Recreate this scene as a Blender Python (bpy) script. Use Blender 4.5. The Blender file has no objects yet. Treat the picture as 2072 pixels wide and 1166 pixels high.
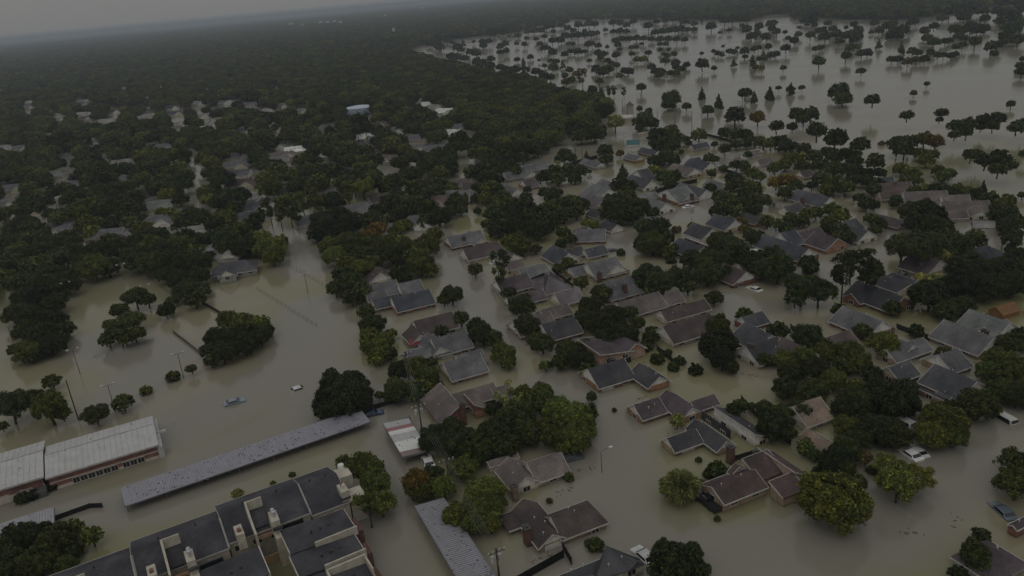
import bpy, math, random
import numpy as np
from mathutils import Matrix, Vector

SC = bpy.context.scene
COL = SC.collection
RND = random.Random(7)

# ------------------------------------------------------------------ camera
F = 1586.0; CX = 1036.0; CY = 583.0; CAMH = 75.0
PITCH = math.radians(20.7); ROLL = math.radians(5.2)
cam_data = bpy.data.cameras.new('camera')
cam_data.sensor_width = 36.0
cam_data.lens = F / 2072.0 * 36.0
cam_data.clip_start = 0.5
cam_data.clip_end = 60000.0
cam = bpy.data.objects.new('camera', cam_data)
COL.objects.link(cam)
SC.camera = cam
_cp, _sp, _cr, _sr = math.cos(PITCH), math.sin(PITCH), math.cos(ROLL), math.sin(ROLL)
_X = Vector((1, 0, 0)); _U = Vector((0, _sp, _cp)); _B = Vector((0, -_cp, _sp))
_r = _cr * _X - _sr * _U; _u = _sr * _X + _cr * _U
M = Matrix((( _r.x, _u.x, _B.x, 0), (_r.y, _u.y, _B.y, 0), (_r.z, _u.z, _B.z, CAMH), (0, 0, 0, 1)))
cam.matrix_world = M

# ------------------------------------------------------------------ world, sun, exposure
SUN_EL = math.radians(55); SUN_ROT = math.radians(200)
w = bpy.data.worlds.new('World'); SC.world = w; w.use_nodes = True
nt = w.node_tree; nt.nodes.clear()
out = nt.nodes.new('ShaderNodeOutputWorld'); bg = nt.nodes.new('ShaderNodeBackground')
sky = nt.nodes.new('ShaderNodeTexSky'); sky.sky_type = 'NISHITA'; sky.sun_disc = False
sky.sun_elevation = SUN_EL; sky.sun_rotation = SUN_ROT
sky.air_density = 1.0; sky.dust_density = 4.0; sky.ozone_density = 1.0
hsv = nt.nodes.new('ShaderNodeHueSaturation'); hsv.inputs['Saturation'].default_value = 0.10
mixc = nt.nodes.new('ShaderNodeMix'); mixc.data_type = 'RGBA'
mixc.inputs['Factor'].default_value = 0.80
mixc.inputs[7].default_value = (7.6, 7.6, 7.5, 1)      # even layer of overcast cloud
nt.links.new(sky.outputs[0], hsv.inputs['Color']); nt.links.new(hsv.outputs[0], mixc.inputs[6])
# an overcast sky is brighter overhead than at the horizon
tcw = nt.nodes.new('ShaderNodeTexCoord'); sxyz = nt.nodes.new('ShaderNodeSeparateXYZ'); nt.links.new(tcw.outputs['Generated'], sxyz.inputs[0])
ma = nt.nodes.new('ShaderNodeMath'); ma.operation = 'MULTIPLY_ADD'; ma.use_clamp = False
mx = nt.nodes.new('ShaderNodeMath'); mx.operation = 'MAXIMUM'; mx.inputs[1].default_value = 0.0
nt.links.new(sxyz.outputs['Z'], mx.inputs[0]); nt.links.new(mx.outputs[0], ma.inputs[0]); ma.inputs[1].default_value = 1.2; ma.inputs[2].default_value = 1.0
vm = nt.nodes.new('ShaderNodeVectorMath'); vm.operation = 'SCALE'
nt.links.new(mixc.outputs[2], vm.inputs[0]); nt.links.new(ma.outputs[0], vm.inputs['Scale'])
nt.links.new(vm.outputs[0], bg.inputs['Color']); bg.inputs['Strength'].default_value = 0.125
nt.links.new(bg.outputs[0], out.inputs['Surface'])
sun_d = bpy.data.lights.new('sun', 'SUN'); sun_d.energy = 0.5; sun_d.angle = math.radians(25)
sun_d.color = (1.0, 0.96, 0.9)
sun = bpy.data.objects.new('sun', sun_d); COL.objects.link(sun)
_sd = Vector((math.sin(SUN_ROT) * math.cos(SUN_EL), math.cos(SUN_ROT) * math.cos(SUN_EL), math.sin(SUN_EL)))
sun.rotation_euler = _sd.to_track_quat('Z', 'Y').to_euler()
SC.view_settings.view_transform = 'Standard'; SC.view_settings.look = 'None'
SC.view_settings.exposure = -2.05; SC.view_settings.gamma = 1.0
SC.view_settings.use_curve_mapping = False
SC.cycles.max_bounces = 5; SC.cycles.diffuse_bounces = 2; SC.cycles.glossy_bounces = 2
SC.cycles.transmission_bounces = 2; SC.cycles.volume_bounces = 0
SC.cycles.use_denoising = True

# ------------------------------------------------------------------ geometry of the view: photograph point -> place on a level plane
def gp(x, y, z=0.0):
    u = x - CX; v = CY - y
    u2 = u * _cr + v * _sr; v2 = -u * _sr + v * _cr
    dy = F * _cp + v2 * _sp; dz = -F * _sp + v2 * _cp
    t = (z - CAMH) / dz
    return (u2 * t, dy * t)
def pj(X, Y, Z=0.0):
    dz = Z - CAMH
    f = Y * _cp - dz * _sp; v2 = Y * _sp + dz * _cp
    u2 = X / f * F; v2 = v2 / f * F
    return CX + u2 * _cr - v2 * _sr, CY - (u2 * _sr + v2 * _cr)
def depth(X, Y, Z=0.0): return Y * _cp - (Z - CAMH) * _sp

# ------------------------------------------------------------------ materials
MATS = {}
def newmat(name, rough=0.8, spec=0.3):
    m = bpy.data.materials.new(name); m.use_nodes = True
    b = m.node_tree.nodes['Principled BSDF']
    b.inputs['Roughness'].default_value = rough
    b.inputs['Specular IOR Level'].default_value = spec
    MATS[name] = m
    return m, m.node_tree, b
def N(nt, t, **kw):
    n = nt.nodes.new(t)
    for k, v in kw.items():
        if k in n.inputs: n.inputs[k].default_value = v
        else: setattr(n, k, v)
    return n
def ramp(nt, fac, stops):
    r = nt.nodes.new('ShaderNodeValToRGB'); e = r.color_ramp.elements
    while len(e) < len(stops): e.new(0.5)
    for i, (p, c) in enumerate(stops):
        e[i].position = p; e[i].color = (c[0], c[1], c[2], 1)
    nt.links.new(fac, r.inputs['Fac']); return r.outputs['Color']
def mul(nt, a, b):
    m = nt.nodes.new('ShaderNodeMix'); m.data_type = 'RGBA'; m.blend_type = 'MULTIPLY'
    m.inputs['Factor'].default_value = 1.0
    nt.links.new(a, m.inputs[6]); nt.links.new(b, m.inputs[7]); return m.outputs[2]
def mixf(nt, f, a, b):
    m = nt.nodes.new('ShaderNodeMix'); m.data_type = 'RGBA'
    nt.links.new(f, m.inputs['Factor'])
    if isinstance(a, tuple): m.inputs[6].default_value = (*a, 1)
    else: nt.links.new(a, m.inputs[6])
    if isinstance(b, tuple): m.inputs[7].default_value = (*b, 1)
    else: nt.links.new(b, m.inputs[7])
    return m.outputs[2]

def objcolor_mat(name, rough, spec, kind):
    """surface tinted by the object's own colour with procedural wear"""
    m, nt, b = newmat(name, rough, spec)
    oi = N(nt, 'ShaderNodeObjectInfo'); tc = N(nt, 'ShaderNodeTexCoord')
    col = oi.outputs['Color']
    if kind == 'shingle':
        n1 = N(nt, 'ShaderNodeTexNoise', Scale=0.22, Detail=5.0, Roughness=0.6)
        n2 = N(nt, 'ShaderNodeTexNoise', Scale=3.5, Detail=4.0, Roughness=0.75)
        mp = N(nt, 'ShaderNodeMapping'); mp.inputs['Scale'].default_value = (1, 1, 0.25)
        nt.links.new(tc.outputs['Object'], n1.inputs['Vector']); nt.links.new(tc.outputs['Object'], mp.inputs['Vector'])
        nt.links.new(mp.outputs[0], n2.inputs['Vector'])
        c1 = ramp(nt, n1.outputs['Fac'], [(0.30, (0.58, 0.58, 0.60)), (0.52, (1, 1, 1)), (0.72, (1.6, 1.56, 1.48))])
        c2 = ramp(nt, n2.outputs['Fac'], [(0.30, (0.70, 0.70, 0.70)), (0.70, (1.3, 1.3, 1.3))])
        col = mul(nt, mul(nt, col, c1), c2)
        wv = N(nt, 'ShaderNodeTexWave', Scale=1.6, Distortion=0.6, Detail=2.0); wv.bands_direction = 'Z'
        nt.links.new(tc.outputs['Object'], wv.inputs['Vector'])
        bp = N(nt, 'ShaderNodeBump', Strength=0.35, Distance=0.05)
        nt.links.new(wv.outputs['Fac'], bp.inputs['Height']); nt.links.new(bp.outputs[0], b.inputs['Normal'])
    elif kind == 'brick':
        br = N(nt, 'ShaderNodeTexBrick', Scale=4.0); br.offset = 0.5
        br.inputs['Color1'].default_value = (1, 1, 1, 1); br.inputs['Color2'].default_value = (0.72, 0.68, 0.66, 1)
        br.inputs['Mortar'].default_value = (1.2, 1.2, 1.15, 1); br.inputs['Mortar Size'].default_value = 0.012
        mp = N(nt, 'ShaderNodeMapping'); mp.inputs['Rotation'].default_value = (math.pi / 2, 0, 0.6)
        nt.links.new(tc.outputs['Object'], mp.inputs['Vector']); nt.links.new(mp.outputs[0], br.inputs['Vector'])
        n1 = N(nt, 'ShaderNodeTexNoise', Scale=0.8, Detail=4.0); nt.links.new(tc.outputs['Object'], n1.inputs['Vector'])
        c1 = ramp(nt, n1.outputs['Fac'], [(0.3, (0.7, 0.7, 0.7)), (0.7, (1.25, 1.22, 1.18))])
        sp = N(nt, 'ShaderNodeSeparateXYZ'); nt.links.new(tc.outputs['Object'], sp.inputs[0])
        wet = N(nt, 'ShaderNodeMapRange'); wet.inputs[1].default_value = 0.05; wet.inputs[2].default_value = 0.40
        wet.inputs[3].default_value = 0.55; wet.inputs[4].default_value = 1.0
        nt.links.new(sp.outputs['Z'], wet.inputs[0])
        col = mul(nt, mul(nt, mul(nt, col, br.outputs['Color']), c1), wet.outputs[0])
    elif kind == 'metal':
        n1 = N(nt, 'ShaderNodeTexNoise', Scale=0.5, Detail=6.0, Roughness=0.7)
        nt.links.new(tc.outputs['Object'], n1.inputs['Vector'])
        c1 = ramp(nt, n1.outputs['Fac'], [(0.3, (0.86, 0.85, 0.83)), (0.6, (1.05, 1.05, 1.06))])
        n2 = N(nt, 'ShaderNodeTexNoise', Scale=1.3, Detail=3.0)
        mp = N(nt, 'ShaderNodeMapping'); mp.inputs['Scale'].default_value = (6, 0.3, 1)
        nt.links.new(tc.outputs['Object'], mp.inputs['Vector']); nt.links.new(mp.outputs[0], n2.inputs['Vector'])
        c2 = ramp(nt, n2.outputs['Fac'], [(0.35, (0.92, 0.91, 0.90)), (0.6, (1.03, 1.03, 1.03))])
        col = mul(nt, mul(nt, col, c1), c2)
    else:
        n1 = N(nt, 'ShaderNodeTexNoise', Scale=1.1, Detail=5.0, Roughness=0.65)
        nt.links.new(tc.outputs['Object'], n1.inputs['Vector'])
        c1 = ramp(nt, n1.outputs['Fac'], [(0.3, (0.72, 0.70, 0.66)), (0.62, (1.06, 1.06, 1.06))])
        col = mul(nt, col, c1)
    nt.links.new(col, b.inputs['Base Color'])
    return m
objcolor_mat('shingle', 0.85, 0.25, 'shingle')
objcolor_mat('masonry', 0.85, 0.2, 'brick')
objcolor_mat('sheet_metal', 0.45, 0.4, 'metal')
objcolor_mat('painted', 0.6, 0.35, 'paint')
objcolor_mat('timber', 0.8, 0.25, 'paint')
objcolor_mat('car_paint', 0.22, 0.6, 'paint')
m, nt, b = newmat('glass', 0.08, 0.6); b.inputs['Base Color'].default_value = (0.015, 0.018, 0.02, 1)
m, nt, b = newmat('rubber', 0.8, 0.2); b.inputs['Base Color'].default_value = (0.02, 0.02, 0.02, 1)

m, nt, b = newmat('leaf', 0.6, 0.25)
at = N(nt, 'ShaderNodeAttribute'); at.attribute_type = 'INSTANCER'; at.attribute_name = 'tint'
ge = N(nt, 'ShaderNodeNewGeometry'); tc = N(nt, 'ShaderNodeTexCoord')
r1 = ramp(nt, ge.outputs['Random Per Island'], [(0.0, (0.40, 0.45, 0.45)), (0.55, (0.95, 0.95, 0.95)), (0.85, (1.4, 1.34, 1.12)), (1.0, (1.95, 1.75, 1.4))])
n1 = N(nt, 'ShaderNodeTexNoise', Scale=3.2, Detail=3.0); nt.links.new(tc.outputs['Object'], n1.inputs['Vector'])
r2 = ramp(nt, n1.outputs['Fac'], [(0.34, (0.52, 0.58, 0.60)), (0.66, (1.5, 1.38, 1.0))])
lc = mul(nt, mul(nt, at.outputs['Color'], r1), r2)
nt.links.new(lc, b.inputs['Base Color'])
tr = N(nt, 'ShaderNodeBsdfTranslucent'); ms = N(nt, 'ShaderNodeMixShader', Fac=0.22)
nt.links.new(lc, tr.inputs['Color']); o = nt.nodes['Material Output']
nt.links.new(b.outputs[0], ms.inputs[1]); nt.links.new(tr.outputs[0], ms.inputs[2]); nt.links.new(ms.outputs[0], o.inputs['Surface'])

m, nt, b = newmat('bark', 0.9, 0.15)
tc = N(nt, 'ShaderNodeTexCoord'); n1 = N(nt, 'ShaderNodeTexNoise', Scale=3.0, Detail=5.0)
nt.links.new(tc.outputs['Object'], n1.inputs['Vector'])
nt.links.new(ramp(nt, n1.outputs['Fac'], [(0.3, (0.035, 0.03, 0.025)), (0.7, (0.10, 0.085, 0.07))]), b.inputs['Base Color'])

m, nt, b = newmat('flood_water', 0.10, 0.5)
b.inputs['IOR'].default_value = 1.33
ge = N(nt, 'ShaderNodeNewGeometry')
n1 = N(nt, 'ShaderNodeTexNoise', Scale=0.022, Detail=4.0, Roughness=0.5, Distortion=0.7)
n2 = N(nt, 'ShaderNodeTexNoise', Scale=0.006, Detail=3.0, Roughness=0.5)
for n_ in (n1, n2): nt.links.new(ge.outputs['Position'], n_.inputs['Vector'])
c1 = ramp(nt, n1.outputs['Fac'], [(0.36, (0.205, 0.197, 0.098)), (0.58, (0.245, 0.222, 0.162))])
c2 = ramp(nt, n2.outputs['Fac'], [(0.35, (0.88, 0.90, 0.88)), (0.65, (1.12, 1.10, 1.10))])
at = N(nt, 'ShaderNodeAttribute'); at.attribute_name = 'silt'
st = mixf(nt, at.outputs['Fac'], mul(nt, c1, c2), (0.222, 0.208, 0.168))
nt.links.new(st, b.inputs['Base Color'])
rn = N(nt, 'ShaderNodeTexNoise', Scale=1.6, Detail=4.0, Roughness=0.6); nt.links.new(ge.outputs['Position'], rn.inputs['Vector'])
bp = N(nt, 'ShaderNodeBump', Strength=0.10, Distance=0.12)
nt.links.new(rn.outputs['Fac'], bp.inputs['Height']); nt.links.new(bp.outputs[0], b.inputs['Normal'])
rr = N(nt, 'ShaderNodeMapRange'); rr.inputs[1].default_value = 0.35; rr.inputs[2].default_value = 0.65
rr.inputs[3].default_value = 0.10; rr.inputs[4].default_value = 0.17
nt.links.new(n1.outputs['Fac'], rr.inputs[0]); nt.links.new(rr.outputs[0], b.inputs['Roughness'])

m, nt, b = newmat('forest_ground', 1.0, 0.0)
ge = N(nt, 'ShaderNodeNewGeometry'); n1 = N(nt, 'ShaderNodeTexNoise', Scale=0.02, Detail=8.0, Roughness=0.7)
nt.links.new(ge.outputs['Position'], n1.inputs['Vector'])
nt.links.new(ramp(nt, n1.outputs['Fac'], [(0.3, (0.022, 0.030, 0.018)), (0.7, (0.048, 0.058, 0.030))]), b.inputs['Base Color'])

m = bpy.data.materials.new('haze_air'); m.use_nodes = True; MATS['haze_air'] = m
nt = m.node_tree; nt.nodes.clear(); o = nt.nodes.new('ShaderNodeOutputMaterial'); pv = nt.nodes.new('ShaderNodeVolumePrincipled')
pv.inputs['Color'].default_value = (0.80, 0.88, 0.98, 1); pv.inputs['Density'].default_value = 0.00017
pv.inputs['Anisotropy'].default_value = 0.2
nt.links.new(pv.outputs[0], o.inputs['Volume'])

# ------------------------------------------------------------------ object helpers
def tag(o, label=None, cat=None, group=None, kind=None):
    if label: o['label'] = label
    if cat: o['category'] = cat
    if group: o['group'] = group
    if kind: o['kind'] = kind
    return o
class MB:
    def __init__(s): s.v = []; s.f = []; s.m = []
    def quad(s, *p, mi=0):
        n = len(s.v); s.v += [tuple(q) for q in p]; s.f.append(tuple(range(n, n + len(p)))); s.m.append(mi)
    def hexa(s, p, mi=0):   # p: 4 bottom + 4 top
        n = len(s.v); s.v += [tuple(q) for q in p]
        for f in ((3, 2, 1, 0), (4, 5, 6, 7), (0, 1, 5, 4), (1, 2, 6, 5), (2, 3, 7, 6), (3, 0, 4, 7)):
            s.f.append(tuple(n + i for i in f)); s.m.append(mi)
    def box(s, x0, x1, y0, y1, z0, z1, mi=0):
        s.hexa([(x0, y0, z0), (x1, y0, z0), (x1, y1, z0), (x0, y1, z0), (x0, y0, z1), (x1, y0, z1), (x1, y1, z1), (x0, y1, z1)], mi)
    def tube(s, pts, rad, n=6, mi=0, cap=True):
        base = len(s.v); pts = [Vector(p) for p in pts]
        for i, p in enumerate(pts):
            d = (pts[min(i + 1, len(pts) - 1)] - pts[max(i - 1, 0)]).normalized()
            a = Vector((0, 0, 1)) if abs(d.z) < 0.9 else Vector((1, 0, 0))
            x = d.cross(a).normalized(); y = d.cross(x)
            for k in range(n):
                t = 2 * math.pi * k / n
                s.v.append(tuple(p + (x * math.cos(t) + y * math.sin(t)) * rad[i]))
        for i in range(len(pts) - 1):
            for k in range(n):
                a = base + i * n + k; b_ = base + i * n + (k + 1) % n
                s.f.append((a, b_, b_ + n, a + n)); s.m.append(mi)
        if cap:
            s.f.append(tuple(base + (len(pts) - 1) * n + k for k in range(n))); s.m.append(mi)
            s.f.append(tuple(base + n - 1 - k for k in range(n))); s.m.append(mi)
    def mesh(s, name, mats, smooth=False):
        me = bpy.data.meshes.new(name); me.from_pydata(s.v, [], s.f)
        for m_ in mats: me.materials.append(MATS[m_])
        if len(mats) > 1: me.polygons.foreach_set('material_index', s.m)
        if smooth: me.polygons.foreach_set('use_smooth', [True] * len(s.f))
        me.update(); return me
    def build(s, name, mat, parent=None, color=None, smooth=False):
        if not s.f: return None
        return link(name, s.mesh(name, [mat] if isinstance(mat, str) else mat, smooth), parent, color)
def link(name, me, parent=None, color=None):
    o = bpy.data.objects.new(name, me); COL.objects.link(o)
    if parent is not None: o.parent = parent
    if color is not None: o.color = (*color, 1)
    return o
def empty(name, loc, rz=0.0):
    o = bpy.data.objects.new(name, None); o.empty_display_size = 0.5; COL.objects.link(o)
    o.location = loc; o.rotation_euler = (0, 0, rz); return o

# ------------------------------------------------------------------ where each thing stands, said by things one can find
LM = [  # phrase, photograph point
 ('the blue-rimmed water tank', 729, 222), ('the white-roofed school', 200, 900), ('the long grey carport', 500, 930),
 ('the red and white carport', 825, 885), ('the dark-roofed apartment block', 430, 1070), ('the ribbed bottom carport', 930, 1090),
 ('the black pickup truck', 1437, 1013), ('the maroon-roofed house', 1545, 965), ('the tan-roofed house', 1650, 865),
 ('the T-shaped brown house', 1115, 1045), ('the grey cross-gabled house', 1085, 950), ('the bottom slate house', 1200, 1135),
 ('the charcoal chimney house', 1420, 885), ('the white-gabled plum-brown house', 1370, 825), ('the tall brick chimney house', 930, 830),
 ('the orange brick house', 1240, 768), ('the open patio brick house', 1250, 700), ('the flooded tennis courts', 250, 690),
 ('the hip-roofed park pavilion', 475, 545), ('the silty pond inlet', 610, 500), ('the straight flooded side street', 395, 365),
 ('the white carport roof', 798, 345), ('the red shelter', 845, 695), ('the blue-grey roofed house', 1137, 515),
 ('the grey house with red chimney', 1240, 580), ('the beige end-gabled house', 1085, 545), ('the low white clubhouse', 1240, 238),
 ('the teal shade canopy', 1281, 291), ('the wooded point', 1180, 205), ('the curved flooded avenue', 1740, 510),
 ('the orange-walled house', 1665, 490), ('the navy chimney house', 1590, 495), ('the pink-roofed corner house', 1820, 385),
 ('the pale ranch house', 1960, 425), ('the small tin-roofed house', 1990, 455), ('the blue hipped house', 1995, 512),
 ('the orange timber playhouse', 2030, 630), ('the broad grey compound roof', 1960, 690), ('the navy long house', 1920, 775),
 ('the parked white pair', 1845, 912), ('the lone white van', 2030, 843), ('the dark corner roof', 2030, 1130),
 ('the row of cypresses', 1520, 185), ('the lone mid-water oak', 1765, 207), ('the broad leaning oaks', 1960, 265),
 ('the rust-tinged oak', 1880, 290), ('the palm and pine grove', 1185, 150), ('the long wooded islet', 1390, 78),
 ('the small round islet', 1255, 65), ('the dense flooded grove', 1700, 70), ('the far tree line', 1500, 30),
 ('the narrow river arm', 770, 90), ('the twin dark clumps', 1870, 115), ('the right-edge grove', 2030, 70),
 ('the far inlet crowns', 950, 90), ('the mid-channel cluster', 1160, 105), ('the lone flat-topped tree', 1255, 375),
 ('the overwater pine clump', 590, 430), ('the russet tree', 755, 455), ('the pool-blue tarped roof', 485, 330),
 ('the white-fronted grey house', 885, 300), ('the grey tree-shaded roof', 725, 415), ('the channel-side brick bungalow', 940, 490),
 ('the navy curve-side roof', 1420, 335), ('the red-brick walled house', 1410, 500), ('the sage-roofed house', 1368, 397),
 ('the left-edge woods', 20, 250), ('the dim far suburb', 150, 225), ('the pale tree-hidden gable', 210, 325),
]
USED = {}
def where(px, py, skip=0, own=None):
    c = sorted((math.hypot((x - px), (y - py) * 1.3), n, x, y) for n, x, y in LM if n != own)
    d, n, x, y = c[skip]
    dx, dy = px - x, py - y
    if abs(dx) > abs(dy) * 1.2: rel = 'right of' if dx > 0 else 'left of'
    else: rel = 'in front of' if dy > 0 else 'behind'
    return rel, n, d, c
PENDING = []
def auto(o, adj, px, py, group=None, cat=None, wpx=0):
    PENDING.append((o, adj, px, py, wpx))
    if cat: o['category'] = cat
    if group: o['group'] = group
ORD = ['leftmost', 'second from left', 'third from left', 'fourth from left', 'fifth from left', 'sixth from left', 'seventh from left', 'eighth from left']
def resolve_labels():
    """each thing is described by its look and by the nearest thing one can find; crowded descriptions pass on to the next nearest"""
    fam = {}
    for it in sorted(PENDING, key=lambda t: -t[4]):
        o, adj, px, py, wpx = it
        best = None
        for k in range(9):
            rel, n, d, c = where(px, py, k)
            L = fam.setdefault((adj, rel, n), [])
            if len(L) == 0 or (len(L) < 3 and k < 4) or (len(L) < 8 and k == 8):
                best = L; break
        if best is None: rel, n, d, c = where(px, py, 0); best = fam[(adj, rel, n)]
        best.append(it)
    for (adj, rel, n), its in fam.items():
        if not its: continue
        n_ = n
        if len(its) == 1:
            its[0][0]['label'] = '%s %s %s' % (adj, rel, n); continue
        its.sort(key=lambda t: t[2])
        for i, it in enumerate(its):
            w_ = ORD[min(i, 7)]
            if i == len(its) - 1: w_ = 'rightmost' if len(its) > 2 else 'right-hand one'
            elif i == 0 and len(its) == 2: w_ = 'left-hand one'
            it[0]['label'] = '%s %s %s, %s' % (adj, rel, n, w_)
    seen = {}
    for it in PENDING: seen.setdefault(it[0]['label'], []).append(it)
    print('duplicate labels', sum(len(v) for v in seen.values() if len(v) > 1), 'long', sum(len(it[0]['label'].split()) > 16 for it in PENDING))

# ------------------------------------------------------------------ trees
def unit_dirs(n, rng):
    d = rng.normal(size=(n, 3)); return d / np.linalg.norm(d, axis=1)[:, None]
def leaf_mesh(name, kind, seed, n, leaf, trunk=False):
    """crown of horizontal radius about 1 centred on the origin, made of leaf clumps gathered into boughs"""
    rng = np.random.default_rng(seed)
    C_, R_ = [], []
    if kind == 'cone':
        for i in range(46):
            t = (i + 0.5) / 46; z = -1.15 + 2.5 * t; r = (1 - t) ** 0.8 * 0.80 * rng.uniform(.75, 1.05); a = rng.uniform(0, 6.283)
            C_.append((r * math.cos(a), r * math.sin(a), z)); R_.append(0.30 * (1.15 - t * 0.85))
    elif kind == 'umbrella':
        for i in range(34):
            a = rng.uniform(0, 6.283); r = math.sqrt(rng.uniform(0, 1)) * 0.82
            z = 0.42 * math.sqrt(max(0, 1 - r * r)) + rng.uniform(-.34, .12)
            C_.append((r * math.cos(a), r * math.sin(a), z)); R_.append(rng.uniform(.14, .34))
    elif kind == 'pine':
        for i in range(26):
            a = rng.uniform(0, 6.283); t = rng.uniform(0, 1); z = -0.9 + 2.0 * t
            r = rng.uniform(.25, .8) * (1 - abs(t - 0.55)) * 1.05
            C_.append((r * math.cos(a), r * math.sin(a), z)); R_.append(rng.uniform(.20, .36))
    elif kind == 'vase':          # tall open flood-plain tree, crown thrown to one side
        for i in range(24):
            a = rng.uniform(0, 6.283); r = math.sqrt(rng.uniform(0, 1)) * 0.78
            z = rng.uniform(-.55, .55) * (1 - .35 * r) + .25 * math.cos(a)
            C_.append((r * math.cos(a) + .22, r * math.sin(a), z)); R_.append(rng.uniform(.12, .33))
    elif kind == 'sparse':
        for i in range(15):
            a = rng.uniform(0, 6.283); r = rng.uniform(.3, .9); z = rng.uniform(-.35, .6)
            C_.append((r * math.cos(a), r * math.sin(a), z)); R_.append(rng.uniform(.12, .24))
    elif kind == 'oak':           # irregular wide crown with gaps between boughs
        k = 40
        for i in range(k):
            z = 1 - 1.45 * (i + .5) / k; a = i * 2.39996 + rng.uniform(-.4, .4); q = math.sqrt(max(0.02, 1 - z * z))
            s = rng.uniform(.45, .92)
            C_.append((q * s * math.cos(a), q * s * math.sin(a), z * .62 * s + rng.uniform(-.05, .05))); R_.append(rng.uniform(.14, .38))
    else:                         # round / feather / bush
        k = 62
        for i in range(k):
            z = 1 - 1.55 * (i + .5) / k; a = i * 2.39996 + rng.uniform(-.3, .3); q = math.sqrt(max(0.02, 1 - z * z))
            s = rng.uniform(.56, .90)
            C_.append((q * s * math.cos(a), q * s * math.sin(a), z * .74 * s)); R_.append(rng.uniform(.12, .32))
    C_ = np.array(C_); R_ = np.array(R_)
    wgt = R_ ** 2; wgt /= wgt.sum()
    idx = rng.choice(len(C_), size=n, p=wgt)
    d = unit_dirs(n, rng); d[:, 2] += 0.28
    od = C_[idx] / np.maximum(np.linalg.norm(C_[idx], axis=1), .2)[:, None]
    d = d + od * 0.55; d /= np.linalg.norm(d, axis=1)[:, None]
    rr = R_[idx] * rng.uniform(.55, 1.10, size=n)
    P = C_[idx] + d * rr[:, None]
    # straggling shoots beyond the bough
    far = rng.uniform(size=n) < 0.13
    P[far] += d[far] * R_[idx][far][:, None] * rng.uniform(.05, .35, size=far.sum())[:, None]
    nr = d + rng.normal(size=(n, 3)) * 0.55
    if kind == 'feather': nr = d + rng.normal(size=(n, 3)) * 0.9
    nr /= np.linalg.norm(nr, axis=1)[:, None]
    t = np.cross(nr, rng.normal(size=(n, 3)));
    if kind == 'feather':
        t = od + np.array([0, 0, -.35]) + rng.normal(size=(n, 3)) * .25
        nr = np.cross(t, rng.normal(size=(n, 3))); nr /= np.linalg.norm(nr, axis=1)[:, None]
    t /= np.linalg.norm(t, axis=1)[:, None]
    b_ = np.cross(nr, t)
    sz = leaf * rng.uniform(.6, 1.45, size=n)
    el = 2.6 if kind == 'feather' else 1.25
    wd = 0.34 if kind == 'feather' else 0.75
    a1 = t * (sz * el)[:, None]; b1 = b_ * (sz * wd)[:, None]
    V = np.empty((n, 4, 3))
    V[:, 0] = P - a1; V[:, 1] = P + b1 + a1 * .15; V[:, 2] = P + a1; V[:, 3] = P - b1 - a1 * .1
    V = V.reshape(-1, 3); Fq = np.arange(4 * n).reshape(-1, 4)
    verts = V.tolist(); faces = Fq.tolist(); mi = [0] * n
    if kind in ('round', 'bush', 'feather', 'cone'):      # solid core added inside the crown to block light and keep it opaque
        mb = MB(); k = 7
        pr = {'cone': [(-1.1, .45), (-.8, .6), (-.3, .45), (.3, .28), (.8, .15), (1.2, .03)],
              'oak': [(-.32, .05), (-.28, .45), (0, .60), (.28, .48), (.42, .1)]}.get(kind, [(-.45, .05), (-.4, .5), (-.05, .66), (.3, .52), (.52, .12)])
        for z, r in pr:
            for j in range(k):
                a = 6.283 * j / k; q = r * rng.uniform(.8, 1.1); verts.append([q * math.cos(a), q * math.sin(a), z + rng.uniform(-.05, .05)])
        b0 = 4 * n
        for i in range(len(pr) - 1):
            for j in range(k):
                faces.append([b0 + i * k + j, b0 + i * k + (j + 1) % k, b0 + (i + 1) * k + (j + 1) % k, b0 + (i + 1) * k + j]); mi.append(0)
    mats = ['leaf']
    if trunk:
        mb = MB(); add_trunk(mb, kind, seed, unit=True)
        o0 = len(verts); verts += [list(v) for v in mb.v]; faces += [[i + o0 for i in f] for f in mb.f]; mi += [1] * len(mb.f); mats.append('bark')
    me = bpy.data.meshes.new(name); me.from_pydata(verts, [], faces)
    for m_ in mats: me.materials.append(MATS[m_])
    if trunk: me.polygons.foreach_set('material_index', mi)
    me.update(); return me
ZC = {'round': 0.80, 'feather': 0.80, 'bush': 0.42, 'oak': 0.98, 'umbrella': 1.15, 'pine': 2.1, 'sparse': 1.25, 'cone': 1.35, 'vase': 2.15}   # crown centre height / radius
def add_trunk(mb, kind, seed, unit=False):
    rng = random.Random(seed); h = ZC[kind]; z0 = -h - .35 if unit else -0.35
    top = 0.0 if unit else h
    bx, by = rng.uniform(-.15, .15), rng.uniform(-.15, .15)
    fork = top - (.45 if kind in ('umbrella', 'oak', 'sparse') else .1)
    if kind in ('pine', 'vase'): fork = top + (.6 if kind == 'pine' else -.15)
    if kind == 'vase': bx, by = .22, rng.uniform(-.1, .1)
    if kind == 'cone': fork = top + .9
    r0 = .075 if kind in ('round', 'oak', 'umbrella', 'feather') else .05
    mb.tube([(0, 0, z0), (bx * .4, by * .4, (z0 + fork) / 2), (bx, by, fork)], [r0 * 1.2, r0, r0 * .75], n=6)
    for i in range(6 if kind != 'cone' else 0):
        a = i * 1.047 + rng.uniform(-.3, .3); r = rng.uniform(.45, .75)
        zz = top + rng.uniform(.05, .35) if kind != 'pine' else top + rng.uniform(-.6, .6)
        zb = fork - rng.uniform(0, .15) if kind != 'pine' else zz - .2
        mb.tube([(bx, by, zb), (bx + r * .5 * math.cos(a), by + r * .5 * math.sin(a), zb + (zz - zb) * .65), (bx + r * math.cos(a), by + r * math.sin(a), zz)],
                [r0 * .55, r0 * .38, r0 * .15], n=4, cap=False)
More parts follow.
